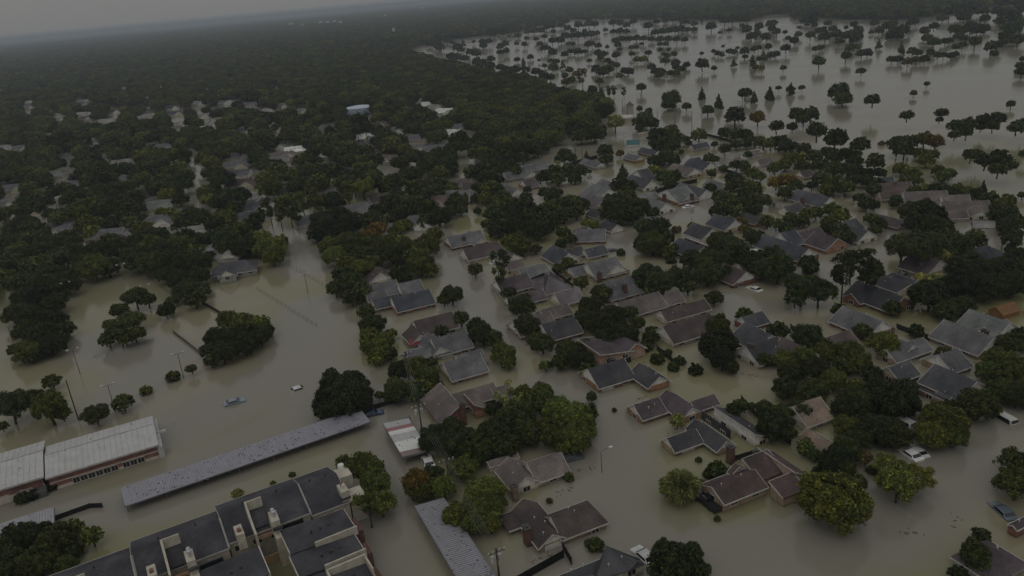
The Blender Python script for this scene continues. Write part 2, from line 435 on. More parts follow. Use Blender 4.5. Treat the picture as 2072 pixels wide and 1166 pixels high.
CR = {}; TK = {}; SM = {}
def protos():
    spec = {'round': (4, 9500, .040), 'oak': (4, 8000, .043), 'umbrella': (3, 4200, .045), 'pine': (3, 5500, .045),
            'sparse': (2, 1500, .045), 'feather': (2, 9000, .050), 'bush': (2, 3500, .060), 'cone': (2, 6500, .040), 'vase': (3, 3400, .045)}
    for k, (nv, n, lf) in spec.items():
        for i in range(nv):
            CR[k, i] = leaf_mesh('crown', k, 100 + i * 7 + len(k), n, lf)
            CR[k, i, 1] = leaf_mesh('crown', k, 300 + i * 7 + len(k), max(700, n // 5), lf * 2.0)
            SM[k, i] = leaf_mesh('small_tree', k, 500 + i * 7 + len(k), max(260, n // 22), lf * 3.6, trunk=True)
            mb = MB(); add_trunk(mb, k, 60 + i); TK[k, i] = mb.mesh('trunk', ['bark'], True)
protos()
NV = {'round': 4, 'oak': 4, 'umbrella': 3, 'pine': 3, 'sparse': 2, 'feather': 2, 'bush': 2, 'cone': 2, 'vase': 3}
TINT = {k: (a * 1.42, b * 1.42, c * 1.28) for k, (a, b, c) in {'d': (.032, .044, .015), 'g': (.054, .068, .021), 'y': (.080, .098, .028), 'p': (.165, .185, .090), 'r': (.105, .078, .024), 'v': (.020, .029, .012), 'b': (.075,.065,.04)}.items()}
CW = {'d': 'dark green', 'g': 'mid green', 'y': 'bright green', 'p': 'pale grey-green', 'r': 'rust-tinged', 'v': 'very dark green', 'b': 'brownish'}
KW = {'round': 'round-crowned tree', 'oak': 'spreading oak', 'umbrella': 'flat-topped tree', 'pine': 'tall pine', 'sparse': 'thin open tree', 'feather': 'feathery willow', 'bush': 'low bush', 'cone': 'conical cypress', 'vase': 'tall open tree'}
KN = {'round': 'broadleaf_tree', 'oak': 'broadleaf_tree', 'umbrella': 'broadleaf_tree', 'pine': 'pine_tree', 'sparse': 'broadleaf_tree', 'feather': 'broadleaf_tree', 'bush': 'bush', 'cone': 'cypress_tree', 'vase': 'broadleaf_tree'}
KC = {'o': 'oak', 'n': 'round', 'u': 'umbrella', 'i': 'pine', 's': 'sparse', 'f': 'feather', 'h': 'bush', 'c': 'cone', 'v': 'vase'}

def clump_pos(cx, cy, wpx, kind):
    zc = 4.0
    for _ in range(4):
        X, Y = gp(cx, cy, zc); R = wpx / F * depth(X, Y, zc) / 2
        if kind in ('round', 'oak', 'feather', 'bush'): R *= 0.98
        R = max(0.5, R * 1.06); zc = ZC[kind] * R + {'round': .3, 'oak': .5, 'pine': 1.0, 'umbrella': .6}.get(kind, 0.1)
    return X, Y, R, zc
def tint_of(c, rng):
    t = TINT[c]; k = rng.uniform(.72, 1.38); h = rng.uniform(-.10, .12)
    return (t[0] * k * (1 + h), t[1] * k, t[2] * k * (1 - h))
LEFT_OVER = []          # trees past the three hundred that show largest
TREE_POS = []
def build_trees():
    rng = random.Random(11)
    TREES[:] = [t for t in TREES if t[2] > 4]
    TREES.sort(key=lambda t: -t[2])
    cnt = {}
    for i, (cx, cy, wpx, kind, c) in enumerate(TREES):
        name = KN[kind]; cnt[name] = cnt.get(name, 0) + 1
        X, Y, R, zc = clump_pos(cx, cy, wpx, kind)
        TREE_POS.append((X, Y, R))
        if kind == 'umbrella' and wpx < 34: kind = rng.choice(['oak', 'round', 'umbrella', 'oak'])
        sx, sy = rng.uniform(.86, 1.14), rng.uniform(.86, 1.14)
        v = rng.randrange(NV[kind]); tint = tint_of(c, rng); rz = rng.uniform(0, 6.283)
        hz = rng.uniform(.86, 1.14)
        if cnt[name] > 300:
            LEFT_OVER.append((X, Y, zc, R, hz, rz, kind, tint)); continue
        lod = 0 if wpx > 44 else 1
        big = 'large ' if wpx > 62 else ('' if wpx > 30 else 'small ')
        if kind == 'bush': big = ''
        adj = (big + CW[c] + ' ' + KW[kind])
        small = wpx < 16 or (cnt[name] > 292)
        if small:
            o = link(name, SM[kind, v]); o.location = (X, Y, zc); o.scale = (R, R, R * hz); o.rotation_euler = (0, 0, rz); o['tint'] = tint
        else:
            o = empty(name, (X, Y, 0), rz)
            k = link('crown', CR[kind, v] if lod == 0 else CR[kind, v, 1], o)
            k.location = (0, 0, zc); k.scale = (R * sx, R * sy, R * hz); k['tint'] = tint
            t = link('trunk', TK[kind, v], o); t.scale = (R, R, zc / ZC[kind])
        auto(o, adj, cx, cy, {'broadleaf_tree': 'broadleaf trees standing in the flood', 'pine_tree': 'tall pines standing in the flood', 'bush': 'bushes rising from the flood', 'cypress_tree': 'conical trees standing in the flood'}[name],
             {'broadleaf_tree': 'tree', 'pine_tree': 'pine tree', 'bush': 'bush', 'cypress_tree': 'cypress tree'}[name], wpx)

def inpoly(x, y, P):
    c = False; j = len(P) - 1
    for i in range(len(P)):
        if (P[i][1] > y) != (P[j][1] > y) and x < (P[j][0] - P[i][0]) * (y - P[i][1]) / (P[j][1] - P[i][1]) + P[i][0]: c = not c
        j = i
    return c
# open flood water, outlined as seen and laid on the ground
FLOOD = [(690, 78), (730, 84), (760, 92), (830, 98), (838, 92), (870, 84), (905, 76), (960, 70), (1010, 64), (1060, 55), (1110, 44), (1150, 36), (1230, 34), (1330, 32), (1400, 36), (1470, 36), (1530, 34), (1555, 26),
         (1600, 24), (1605, 32), (1700, 34), (1760, 34), (1850, 34), (1890, 26), (1930, 16), (1990, 8), (2072, 4), (2200, -4), (2400, 700), (1000, 520), (1000, 330), (1110, 300), (1150, 262), (1190, 245), (1240, 236), (1246, 218), (1225, 205),
         (1185, 197), (1150, 190), (1120, 180), (1060, 158), (1000, 150), (960, 142), (920, 130), (880, 122), (850, 112), (800, 104), (760, 100), (700, 84)]
WOODS = [(-400, 60), (-400, 240), (0, 205), (120, 195), (300, 215), (430, 205), (620, 195), (690, 208), (760, 205), (850, 212), (905, 215), (960, 262), (1000, 330), (1090, 305), (1150, 262), (1190, 245), (1240, 236), (1246, 218), (1225, 205), (1150, 190), (1060, 158), (960, 142), (880, 122), (800, 104), (700, 84), (690, 78), (660, 20), (300, 20)]
SUBURB = [(-300, 230), (0, 205), (120, 195), (300, 215), (430, 205), (620, 195), (760, 205), (905, 215), (960, 262), (1000, 330), (1000, 470), (900, 470), (820, 560), (690, 600), (660, 530), (600, 470), (540, 470), (400, 520), (300, 560), (160, 540), (60, 580), (-100, 620), (-300, 500)]
CLEAR = [([(455, 200), (432, 232), (408, 262), (392, 300)], 6), ([(392, 300), (398, 345), (398, 395), (398, 430), (425, 452)], 15), ([(770, 345), (772, 385), (760, 400), (700, 425), (650, 445)], 11),
         ([(600, 460), (620, 520), (640, 560)], 45), ([(650, 262), (655, 290), (660, 330)], 10), ([(960, 300), (945, 330), (935, 350)], 14), ([(890, 490), (930, 450), (960, 440)], 26), ([(150, 205), (350, 228), (460, 215)], 5), ([(300, 410), (345, 412)], 14)]
HOUSE_PX = []
def seg_d(x, y, P):
    best = 1e9
    for (a, b), (c, d) in zip(P[:-1], P[1:]):
        L = (c - a) ** 2 + (d - b) ** 2; t = max(0, min(1, ((x - a) * (c - a) + (y - b) * (d - b)) / L)) if L else 0
        best = min(best, math.hypot(x - a - t * (c - a), y - b - t * (d - b)))
    return best
def fill_woods():
    """the wood and the tree cover too dense to count: points for the crowns"""
    rng = random.Random(5)
    pts = []
    ex = {}
    for X, Y, R in TREE_POS: ex.setdefault((int(X // 12), int(Y // 12)), []).append((X, Y, R))
    def near(X, Y, r):
        gx, gy = int(X // 12), int(Y // 12)
        for i in (-1, 0, 1):
            for j in (-1, 0, 1):
                for (a, b, q) in ex.get((gx + i, gy + j), ()):
                    if math.hypot(X - a, Y - b) < (q + r) * .72: return True
        return False
    d = 190.0
    while d < 6500:
        s = 7.4 if d < 900 else min(26, 7.4 + (d - 900) * 0.0048)
        hw = d * 0.72 + 20; n = int(2 * hw / s)
        for k in range(n):
            X = -hw + (k + rng.random()) * s; Y = d + rng.uniform(-.45, .45) * s
            px, py = pj(X, Y, 4.0)
            if px < -60 or px > 2130 or py > 640: continue
            if inpoly(px, py, FLOOD): continue
            if d < 1500:
                iw = inpoly(px, py, WOODS); sb = (not iw) and inpoly(px, py, SUBURB)
                if not iw and not sb: 
                    if py > 250: continue
                    if px > 1250 and py > 40: continue
                if abs(px - 729) < 33 and -12 < py - 222 < 24: continue
                if iw and any(abs(px - hx) < hw_ and -4 < py - hy < 10 for hx, hy, hw_ in HOUSE_PX): continue
                if sb:
                    if rng.random() < (.30 if py < 270 else .34): continue
                    if any(seg_d(px, py, P) < r for P, r in CLEAR): continue
                    if any(abs(px - hx) < hw_ + 4 and -7 < py - hy < 19 for hx, hy, hw_ in HOUSE_PX): continue
                R = rng.uniform(3.4, 5.4)
                if d < 900 and near(X, Y, R): continue
            else: R = s * rng.uniform(.52, .80)
            h = rng.uniform(5.5, 9.5) if d < 1500 else rng.uniform(6, 10)
            c = rng.choice('ddddggggggyvyd') if py > 200 else rng.choice('ddgdggvddgy')
            pts.append((X, Y, h * .72, R, R * .9 if d < 1500 else 6.5, rng.uniform(0, 6.283), rng.randrange(4), tint_of(c, rng)))
        d += s * 0.93
    return pts
def gn_scatter(name, pts, protos, label, cat):
    """one object that places tree crowns on its points"""
    me = bpy.data.meshes.new(name); me.from_pydata([p[:3] for p in pts], [], [])
    a = me.attributes.new('size', 'FLOAT_VECTOR', 'POINT'); a.data.foreach_set('vector', np.array([(p[3], p[3], p[4]) for p in pts], dtype=np.float32).ravel())
    a = me.attributes.new('turn', 'FLOAT', 'POINT'); a.data.foreach_set('value', np.array([p[5] for p in pts], dtype=np.float32))
    a = me.attributes.new('pick', 'INT', 'POINT'); a.data.foreach_set('value', np.array([p[6] for p in pts], dtype=np.int32))
    a = me.attributes.new('tint', 'FLOAT_VECTOR', 'POINT'); a.data.foreach_set('vector', np.array([p[7] for p in pts], dtype=np.float32).ravel())
    o = link(name, me); tag(o, label, cat, kind='stuff')
    ng = bpy.data.node_groups.new(name, 'GeometryNodeTree')
    ng.interface.new_socket('Geometry', in_out='INPUT', socket_type='NodeSocketGeometry')
    ng.interface.new_socket('Geometry', in_out='OUTPUT', socket_type='NodeSocketGeometry')
    gi = ng.nodes.new('NodeGroupInput'); go = ng.nodes.new('NodeGroupOutput')
    def attr(n, t):
        x = ng.nodes.new('GeometryNodeInputNamedAttribute'); x.data_type = t; x.inputs['Name'].default_value = n
        return [s for s in x.outputs if s.enabled][0]
    size = attr('size', 'FLOAT_VECTOR'); turn = attr('turn', 'FLOAT'); pick = attr('pick', 'INT')
    cx = ng.nodes.new('ShaderNodeCombineXYZ'); ng.links.new(turn, cx.inputs['Z'])
    join = ng.nodes.new('GeometryNodeJoinGeometry')
    for i, p in enumerate(protos):
        oi = ng.nodes.new('GeometryNodeObjectInfo'); oi.transform_space = 'ORIGINAL'; oi.inputs['Object'].default_value = p
        oi.inputs['As Instance'].default_value = True
        cmp_ = ng.nodes.new('FunctionNodeCompare'); cmp_.data_type = 'INT'; cmp_.operation = 'EQUAL'
        ins = [s for s in cmp_.inputs if s.enabled]
        ng.links.new(pick, ins[0]); ins[1].default_value = i
        ip = ng.nodes.new('GeometryNodeInstanceOnPoints')
        ng.links.new(gi.outputs[0], ip.inputs['Points']); ng.links.new(oi.outputs['Geometry'], ip.inputs['Instance'])
        ng.links.new(cmp_.outputs['Result'], ip.inputs['Selection'])
        ng.links.new(size, ip.inputs['Scale']); ng.links.new(cx.outputs[0], ip.inputs['Rotation'])
        ng.links.new(ip.outputs[0], join.inputs[0])
    ng.links.new(join.outputs[0], go.inputs[0])
    md = o.modifiers.new('scatter', 'NODES'); md.node_group = ng
    return o
# ------------------------------------------------------------------ ground, water, haze
def smooth01(x): x = max(0.0, min(1.0, x)); return x * x * (3 - 2 * x)
ST = [  # flooded streets (silty grey), outlined as seen: polyline and half width in metres
 ([(1225, 1166), (1215, 1000), (1225, 900), (1200, 820), (1130, 790)], 7.5), ([(1225, 1100), (1500, 1140), (1750, 1080), (1900, 960), (1960, 840), (2072, 800)], 7),
 ([(1090, 1166), (1160, 1100), (1225, 1040)], 4), ([(760, 1166), (780, 1000), (800, 900), (790, 840)], 5.5), ([(330, 1000), (520, 900), (740, 800), (560, 760), (380, 860)], 8), ([(250, 1040), (0, 1010), (-100, 1050)], 5),
 ([(870, 470), (930, 560), (960, 640), (1000, 690)], 6.5), ([(1060, 660), (1140, 700)], 5), ([(1560, 470), (1620, 560), (1680, 560), (1740, 510), (1830, 470), (1925, 430), (1990, 470), (2072, 500)], 6),
 ([(1250, 500), (1240, 430), (1330, 440), (1430, 430), (1440, 390)], 6), ([(1160, 360), (1230, 370), (1300, 350), (1390, 320), (1480, 330), (1560, 350)], 6), ([(398, 300), (398, 430)], 6), ([(1480, 600), (1400, 650), (1560, 620)], 5),
 ([(640, 620), (600, 720), (640, 800)], 8), ([(180, 700), (330, 720), (250, 800)], 8), ([(950, 310), (1010, 400)], 5), ([(640, 460), (620, 540)], 9)]
def build_setting():
    GS = [([gp(*p) for p in P], r) for P, r in ST]
    # fine grid near, coarse far
    xs = list(np.arange(-260, 321, 4.0)); ys = list(np.arange(60, 420, 4.0))
    V, Fc, S = [], [], []
    rng = random.Random(3)
    for y in ys:
        for x in xs:
            V.append((x, y, 0)); b = 0.0
            for P, r in GS:
                b = max(b, 1 - smooth01((seg_d(x, y, P) - r * .8) / (r * .7)))
            # open flood plain is evenly silty
            b = max(b, smooth01((y - 300) / 120.0) * .8)
            S.append(b)
    nx = len(xs)
    for j in range(len(ys) - 1):
        for i in range(nx - 1): Fc.append((j * nx + i, j * nx + i + 1, (j + 1) * nx + i + 1, (j + 1) * nx + i))
    x0, x1, y0, y1 = xs[0], xs[-1], ys[0], ys[-1]
    BX0, BX1, BY0, BY1 = -9000, 9000, -400, 12000
    for q in (((BX0, BY0), (BX1, BY0), (BX1, y0), (BX0, y0)), ((BX0, y1), (BX1, y1), (BX1, BY1), (BX0, BY1)), ((BX0, y0), (x0, y0), (x0, y1), (BX0, y1)), ((x1, y0), (BX1, y0), (BX1, y1), (x1, y1))):
        n = len(V); V += [(a, b_, 0) for a, b_ in q]; S += [.8 if q[0][1] >= y1 else .2] * 4; Fc.append((n, n + 1, n + 2, n + 3))
    me = bpy.data.meshes.new('flood_water'); me.from_pydata(V, [], Fc); me.materials.append(MATS['flood_water'])
    a = me.attributes.new('silt', 'FLOAT', 'POINT'); a.data.foreach_set('value', np.array(S, dtype=np.float32))
    o = link('flood_water', me); tag(o, 'muddy brown flood water covering streets, lawns and park', 'flood water', kind='structure')
    mb = MB(); R0 = 45000
    mb.quad((-R0, -3000, -1.6), (R0, -3000, -1.6), (R0, R0, -1.6), (-R0, R0, -1.6))
    tag(mb.build('ground', 'forest_ground'), 'dark ground lying under the flood and running to the horizon', 'ground', kind='structure')
    mb = MB()    # land that stands clear of the flood beyond the park
    mb.quad(*[(x, y, .12) for x, y in [gp(x, y) for x, y in [(2072, 2), (1990, 7), (1930, 15), (1890, 25), (1850, 33), (1700, 33), (1605, 31), (1600, 23), (1555, 25), (1530, 33), (1400, 35), (1230, 33), (1150, 35), (1110, 43), (1060, 54), (1010, 63), (960, 69), (905, 75), (870, 83), (838, 91), (700, 60), (600, 75), (300, 110), (-100, 130)]] + [(-2600, 2600), (-9000, 9000), (-9000, 12000), (9000, 12000), (9000, 2500)]])
    tag(mb.build('forest_floor', 'forest_ground'), 'dark wooded land beyond the flooded park', 'forest floor', kind='structure')
    mb = MB(); mb.box(-9500, 9500, -500, 12500, -2.6, 80.0)
    h = mb.build('haze', 'haze_air'); tag(h, 'thin grey haze over the whole flooded plain', 'haze', kind='stuff')

# ------------------------------------------------------------------ houses
C_ROOF = {'brown': (.080, .064, .060), 'grey': (.125, .125, .130), 'dark': (.055, .055, .060), 'maroon': (.082, .060, .058), 'navy': (.062, .065, .076), 'tan': (.24, .185, .145), 'taupe': (.135, .115, .108),
          'sage': (.150, .158, .150), 'rust': (.115, .085, .078), 'pale': (.24, .235, .225), 'white': (.62, .62, .60), 'plum': (.082, .066, .072), 'lilac': (.135, .12, .13), 'slate': (.076, .077, .083)}
C_WALL = {'brick': (.25, .125, .10), 'tanbrick': (.38, .30, .21), 'orange': (.38, .22, .14), 'white': (.74, .73, .68), 'cream': (.58, .54, .44), 'grey': (.38, .37, .35), 'rose': (.45, .33, .27), 'sand': (.52, .44, .31)}
def rect_uv(pts, th, z):
    c, s = math.cos(th), math.sin(th); U, W_ = [], []
    for i in range(0, len(pts), 2):
        x, y = gp(pts[i], pts[i + 1], z); U.append(x * c + y * s); W_.append(-x * s + y * c)
    return min(U), max(U), min(W_), max(W_)
def roof_gable(mb, fb, wb, a0, a1, b0, b1, e, rise, ax, o=.42, t=.17, hip=(0, 0), walls=True):
    """ridge along the first local axis (a) if ax=='u' else along b"""
    def P(a, b, z): return (a, b, z) if ax == 'u' else (b, a, z)
    if ax == 'v': a0, a1, b0, b1 = b0, b1, a0, a1
    bm = (b0 + b1) / 2; k = rise / ((b1 - b0) / 2); lo = e - k * o; hi = e + rise
    h0, h1 = hip[0] * (b1 - b0) / 2, hip[1] * (b1 - b0) / 2
    oe = min(o, .14); A0, A1 = a0 - (oe if not hip[0] else o), a1 + (oe if not hip[1] else o)
    r0, r1 = A0 + h0 * 1.0, A1 - h1 * 1.0
    for sgn in (0, 1):
        bb = b0 - o if sgn == 0 else b1 + o
        top = [(A0, bb, lo), (A1, bb, lo), (r1, bm, hi), (r0, bm, hi)]
        tp = [P(*q) for q in top]; bt = [P(q[0], q[1], q[2] - t) for q in top]
        if (sgn == 0) != (ax == 'v'): mb.hexa(bt + tp)
        else: mb.hexa(bt[::-1] + tp[::-1])
    for (hh, A, r, s_) in ((h0, A0, r0, 0), (h1, A1, r1, 1)):
        if hh:
            q = [P(A, b0 - o, lo + .004), P(A, b1 + o, lo + .004), P(r, bm, hi + .004)]
            mb.quad(*q) if (s_ == 1) != (ax == 'v') else mb.quad(*q[::-1])
    # rake boards
    for (hh, A, s_) in ((h0, A0, -1), (h1, A1, 1)):
        if not hh:
            for bb in (b0 - o, b1 + o):
                p0 = (A, bb, lo - t - .03); p1 = (A, bm, hi - t - .03); q0 = (A + s_ * .07, bb, lo - t - .03); q1 = (A + s_ * .07, bm, hi - t - .03)
                up = lambda q: (q[0], q[1], q[2] + t + .06)
                fb.hexa([P(*p0), P(*q0), P(*q1), P(*p1), P(*up(p0)), P(*up(q0)), P(*up(q1)), P(*up(p1))])
    for bb, s_ in ((b0 - o, -1), (b1 + o, 1)):   # gutter boards
        x = [(A0, bb + s_ * .002), (A1, bb + s_ * .002), (A1, bb + s_ * .09), (A0, bb + s_ * .09)]
        fb.hexa([P(a, b, lo - t - .02) for a, b in x] + [P(a, b, lo + .02) for a, b in x])
    if walls:
        for A, hh in ((a0, h0), (a1, h1)):       # gable triangles
            if not hh:
                d = .12 if A == a0 else -.12
                wq = MB(); wb.append(wq)
                n = len(wq.v); wq.v += [P(A, b0, e - .01), P(A, b1, e - .01), P(A, bm, hi - t * 1.2), P(A + d, b0, e - .01), P(A + d, b1, e - .01), P(A + d, bm, hi - t * 1.2)]
                wq.f += [(n, n + 1, n + 2), (n + 5, n + 4, n + 3), (n, n + 3, n + 4, n + 1)]; wq.m += [0, 0, 0]
def roof_shed(mb, fb, wb, u0, u1, v0, v1, e, rise, side, o=.35, t=.17):
    ax = side[0]; hi_ = side[1]
    def P(a, b, z): return (a, b, z) if ax == 'v' else (b, a, z)      # b runs across the slope
    a0, a1, b0, b1 = (u0, u1, v0, v1) if ax == 'v' else (v0, v1, u0, u1)
    L, Hh = (b0, b1) if hi_ == '+' else (b1, b0); sg = 1 if hi_ == '+' else -1
    k = rise / (b1 - b0)
    top = [(a0 - o, L - sg * o, e - k * o), (a1 + o, L - sg * o, e - k * o), (a1 + o, Hh + sg * .15, e + rise + k * .15), (a0 - o, Hh + sg * .15, e + rise + k * .15)]
    tp = [P(*q) for q in top]; bt = [P(q[0], q[1], q[2] - t) for q in top]
    mb.hexa(bt + tp)
    for A, s_ in ((a0 - o, -1), (a1 + o, 1)):
        p = [(A, L - sg * o, e - k * o - t), (A + s_ * .07, L - sg * o, e - k * o - t), (A + s_ * .07, Hh + sg * .15, e + rise - t), (A, Hh + sg * .15, e + rise - t)]
        fb.hexa([P(*q) for q in p] + [P(q[0], q[1], q[2] + t + .07) for q in p])
    y = Hh + sg * .15; p = [(a0 - o, y), (a1 + o, y), (a1 + o, y + sg * .08), (a0 - o, y + sg * .08)]
    fb.hexa([P(a, b, e + rise - t) for a, b in p] + [P(a, b, e + rise + .07) for a, b in p])
    d = .15
    wq = MB(); wb.append(wq)
    wq.hexa([P(a0, Hh, e - .02), P(a1, Hh, e - .02), P(a1, Hh - sg * d, e - .02), P(a0, Hh - sg * d, e - .02), P(a0, Hh, e + rise - t), P(a1, Hh, e + rise - t), P(a1, Hh - sg * d, e + rise - t - .02), P(a0, Hh - sg * d, e + rise - t - .02)])
    for A in (a0, a1):
        dd = .12 if A == a0 else -.12; wq = MB(); wb.append(wq); n = 0
        wq.v += [P(A, L, e - .02), P(A, Hh - sg * d, e - .02), P(A, Hh - sg * d, e + rise - t), P(A + dd, L, e - .02), P(A + dd, Hh - sg * d, e - .02), P(A + dd, Hh - sg * d, e + rise - t)]
        wq.f += [(n, n + 1, n + 2), (n + 5, n + 4, n + 3)]; wq.m += [0, 0]
WIN = {}
def window_mesh():
    mb = MB(); mb.box(-.6, .6, -.035, 0, -.45, .45); WIN['pane'] = mb.mesh('pane', ['glass'])
    mb = MB()
    for a in ((-.68, -.60, -.53, .53), (.60, .68, -.53, .53), (-.60, .60, .45, .53), (-.60, .60, -.53, -.45), (-.025, .025, -.45, .45)): mb.box(a[0], a[1], -.075, .0, a[2], a[3])
    WIN['frame'] = mb.mesh('frame', ['painted'])
    mb = MB(); mb.box(-1.3, 1.3, -.06, 0, -.9, .9)
    for i in range(1, 4): mb.box(-1.3, 1.3, -.075, -.06, -.9 + i * .45 - .02, -.9 + i * .45 + .02)
    WIN['garage'] = mb.mesh('garage_door', ['painted'])
    mb = MB(); mb.tube([(0, 0, 0), (0, 0, .42)], [.07, .07], 8); mb.tube([(0, 0, .42), (0, 0, .50)], [.13, .10], 8); WIN['vent'] = mb.mesh('roof_vent', ['sheet_metal'])
window_mesh()
HN = [0]
def house(label, roof, wall, wings, th=23, ez=1.25, rise=None, gable='white', chim=(), near=0, name='house', cat='house', garage=0, group=None, vents=2):
    """wings: (code, [photograph corners], eave height, rise); code g/h + axis, s + high side, f flat"""
    HN[0] += 1; rng = random.Random(HN[0]); t = math.radians(th); c, s = math.cos(t), math.sin(t)
    rc = C_ROOF[roof] if isinstance(roof, str) else roof; k = rng.uniform(.9, 1.12); rc = tuple(x * k for x in rc)
    wc = C_WALL[wall]; gc = C_WALL[gable]
    W_ = []
    for i, wg in enumerate(wings):
        e = (wg[2] if len(wg) > 2 and wg[2] else ez) + i * .013
        u0, u1, v0, v1 = rect_uv(wg[1], t, e)
        code = wg[0]; span = (v1 - v0) if code[1:2] == 'u' else (u1 - u0)
        if code[0] == 's': span = (v1 - v0) if code[1] == 'v' else (u1 - u0)
        if wg[1][1] > 775: pass
        elif i == 0 and code[0] != 'f' and near:          # a house is never a thin strip: the side seen too thin goes on behind
            if v1 - v0 < 8.5: v1 = v0 + 8.5
            if u1 - u0 < 8.5: u0, u1 = (u0 + u1) / 2 - 4.25, (u0 + u1) / 2 + 4.25
        elif code[0] in 'ghjk':
            if v1 - v0 < 5.5: v1 = v0 + 5.5
            if u1 - u0 < 5.5: u0, u1 = (u0 + u1) / 2 - 2.75, (u0 + u1) / 2 + 2.75
        span = (v1 - v0) if code[1:2] == 'u' else (u1 - u0)
        if code[0] == 's': span = (v1 - v0) if code[1] == 'v' else (u1 - u0)
        r = wg[3] if len(wg) > 3 and wg[3] else (rise or (span * .5 * .56 if code[0] != 's' else span * .30))
        r = min(r, 3.4) + i * .011
        W_.append([code, u0, u1, v0, v1, e, r])
    uc = (W_[0][1] + W_[0][2]) / 2; vc = (W_[0][3] + W_[0][4]) / 2
    root = empty(name, (uc * c - vc * s, uc * s + vc * c, 0), t)
    rb, fb, wb, gb = MB(), MB(), MB(), []
    L_ = []
    for code, u0, u1, v0, v1, e, r in W_:
        u0 -= uc; u1 -= uc; v0 -= vc; v1 -= vc
        i_ = .42 if code[0] in 'gh' else .3       # photograph corners are roof corners: walls stand back under them
        if min(u1 - u0, v1 - v0) < 2.0: i_ = .1
        iu = iv = i_
        if code[0] == 'g': iu, iv = (.14, i_) if code[1] == 'u' else (i_, .14)
        u0 += iu; u1 -= iu; v0 += iv; v1 -= iv
        L_.append((code, u0, u1, v0, v1, e, r))
        wb.box(u0, u1, v0, v1, -1.3, e - .02)
        if code[0] == 'g': roof_gable(rb, fb, gb, u0, u1, v0, v1, e, r, code[1], o=i_)
        elif code[0] == 'h': roof_gable(rb, fb, gb, u0, u1, v0, v1, e, r, code[1], o=i_, hip=(.9, .9))
        elif code[0] == 'j': roof_gable(rb, fb, gb, u0, u1, v0, v1, e, r, code[1], o=i_, hip=(0, .55))
        elif code[0] == 'k': roof_gable(rb, fb, gb, u0, u1, v0, v1, e, r, code[1], o=i_, hip=(.55, 0))
        elif code[0] == 's': roof_shed(rb, fb, gb, u0, u1, v0, v1, e, r, code[1:3], o=i_)
        else:
            rb.box(u0 - .2, u1 + .2, v0 - .2, v1 + .2, e, e + .16)
            for q in ((u0 - .28, u1 + .28, v0 - .28, v0 - .2), (u0 - .28, u1 + .28, v1 + .2, v1 + .28), (u0 - .28, u0 - .2, v0 - .2, v1 + .2), (u1 + .2, u1 + .28, v0 - .2, v1 + .2)): fb.box(q[0], q[1], q[2], q[3], e - .1, e + .3)
    wb.build('wall', 'masonry', root, wc); [q.build('gable', 'painted', root, gc) for q in gb]
    ro = rb.build('roof', 'shingle', root, rc); fb.build('fascia', 'painted', root, (.50, .48, .45) if gable != 'grey' else (.33, .32, .31))
    px, py = pj(root.location.x, root.location.y, 2.0)
    def top(u, v):
        z = 0
        for code, a0, a1, b0, b1, e, r in L_:
            if a0 <= u <= a1 and b0 <= v <= b1:
                if code[1:2] == 'u' and code[0] != 's': z = max(z, e + r * (1 - abs(v - (b0 + b1) / 2) / ((b1 - b0) / 2)))
                elif code[0] in 'ghjk': z = max(z, e + r * (1 - abs(u - (a0 + a1) / 2) / ((a1 - a0) / 2)))
                else: z = max(z, e + r * .3)
        return z
    for (cx, cy, hh) in chim:                          # brick chimney with a cap; its foot stands at the photograph point on the roof
        x, y = gp(cx, cy, ez + .9); u = x * c + y * s - uc; v = -x * s + y * c - vc
        mb = MB(); mb.box(u - .42, u + .42, v - .62, v + .62, -1.0, ez + .9 + hh); ch = mb.build('chimney', 'masonry', root, (.14, .085, .07) if wall != 'cream' else (.26, .20, .16))
        mb = MB(); z = ez + .9 + hh; mb.box(u - .52, u + .52, v - .72, v + .72, z, z + .14); mb.box(u - .2, u + .2, v - .3, v + .3, z + .14, z + .35)
        mb.build('chimney_cap', 'sheet_metal', ch, (.06, .06, .06))
    if near:
        for i in range(vents):
            code, a0, a1, b0, b1, e, r = rng.choice(L_[:2])
            u = rng.uniform(a0 + 1, a1 - 1) if a1 - a0 > 2.5 else (a0 + a1) / 2; v = rng.uniform(b0 + 1, b1 - 1) if b1 - b0 > 2.5 else (b0 + b1) / 2
            o = link('roof_vent', WIN['vent'], root, (.45, .45, .44)); o.location = (u, v, top(u, v) - .08)
        gn = 0
        for wi, (code, a0, a1, b0, b1, e, r) in enumerate(L_):
            for side in ('v-', 'u-', 'u+'):
                if side == 'v-': n = int((a1 - a0) / 3.2); base = [(a0 + (j + .5) * (a1 - a0) / max(n, 1), b0, 0) for j in range(n)]
                elif side == 'u-': n = int((b1 - b0) / 3.6); base = [(a0, b0 + (j + .5) * (b1 - b0) / max(n, 1), -math.pi / 2) for j in range(n)]
                else: n = int((b1 - b0) / 3.6); base = [(a1, b0 + (j + .5) * (b1 - b0) / max(n, 1), math.pi / 2) for j in range(n)]
                for (u, v, rz) in base:
                    qx, qy = u + math.sin(rz) * .5, v - math.cos(rz) * .5
                    if any(A0 - .3 < qx < A1 + .3 and B0 - .3 < qy < B1 + .3 for j, (_, A0, A1, B0, B1, _, _) in enumerate(L_) if j != wi): continue
                    if garage and gn < garage and side == 'v-':
                        o = link('garage_door', WIN['garage'], root, (.60, .58, .53)); o.location = (u, v, e - 1.25); o.rotation_euler = (0, 0, rz); gn += 1; continue
                    if rng.random() < .25: continue
                    w_ = link('window', WIN['frame'], root, (.55, .53, .5)); w_.location = (u, v, e - .72); w_.rotation_euler = (0, 0, rz)
                    link('pane', WIN['pane'], w_)
    xs = [pj(uc * c - vc * s, uc * s + vc * c, 2)]
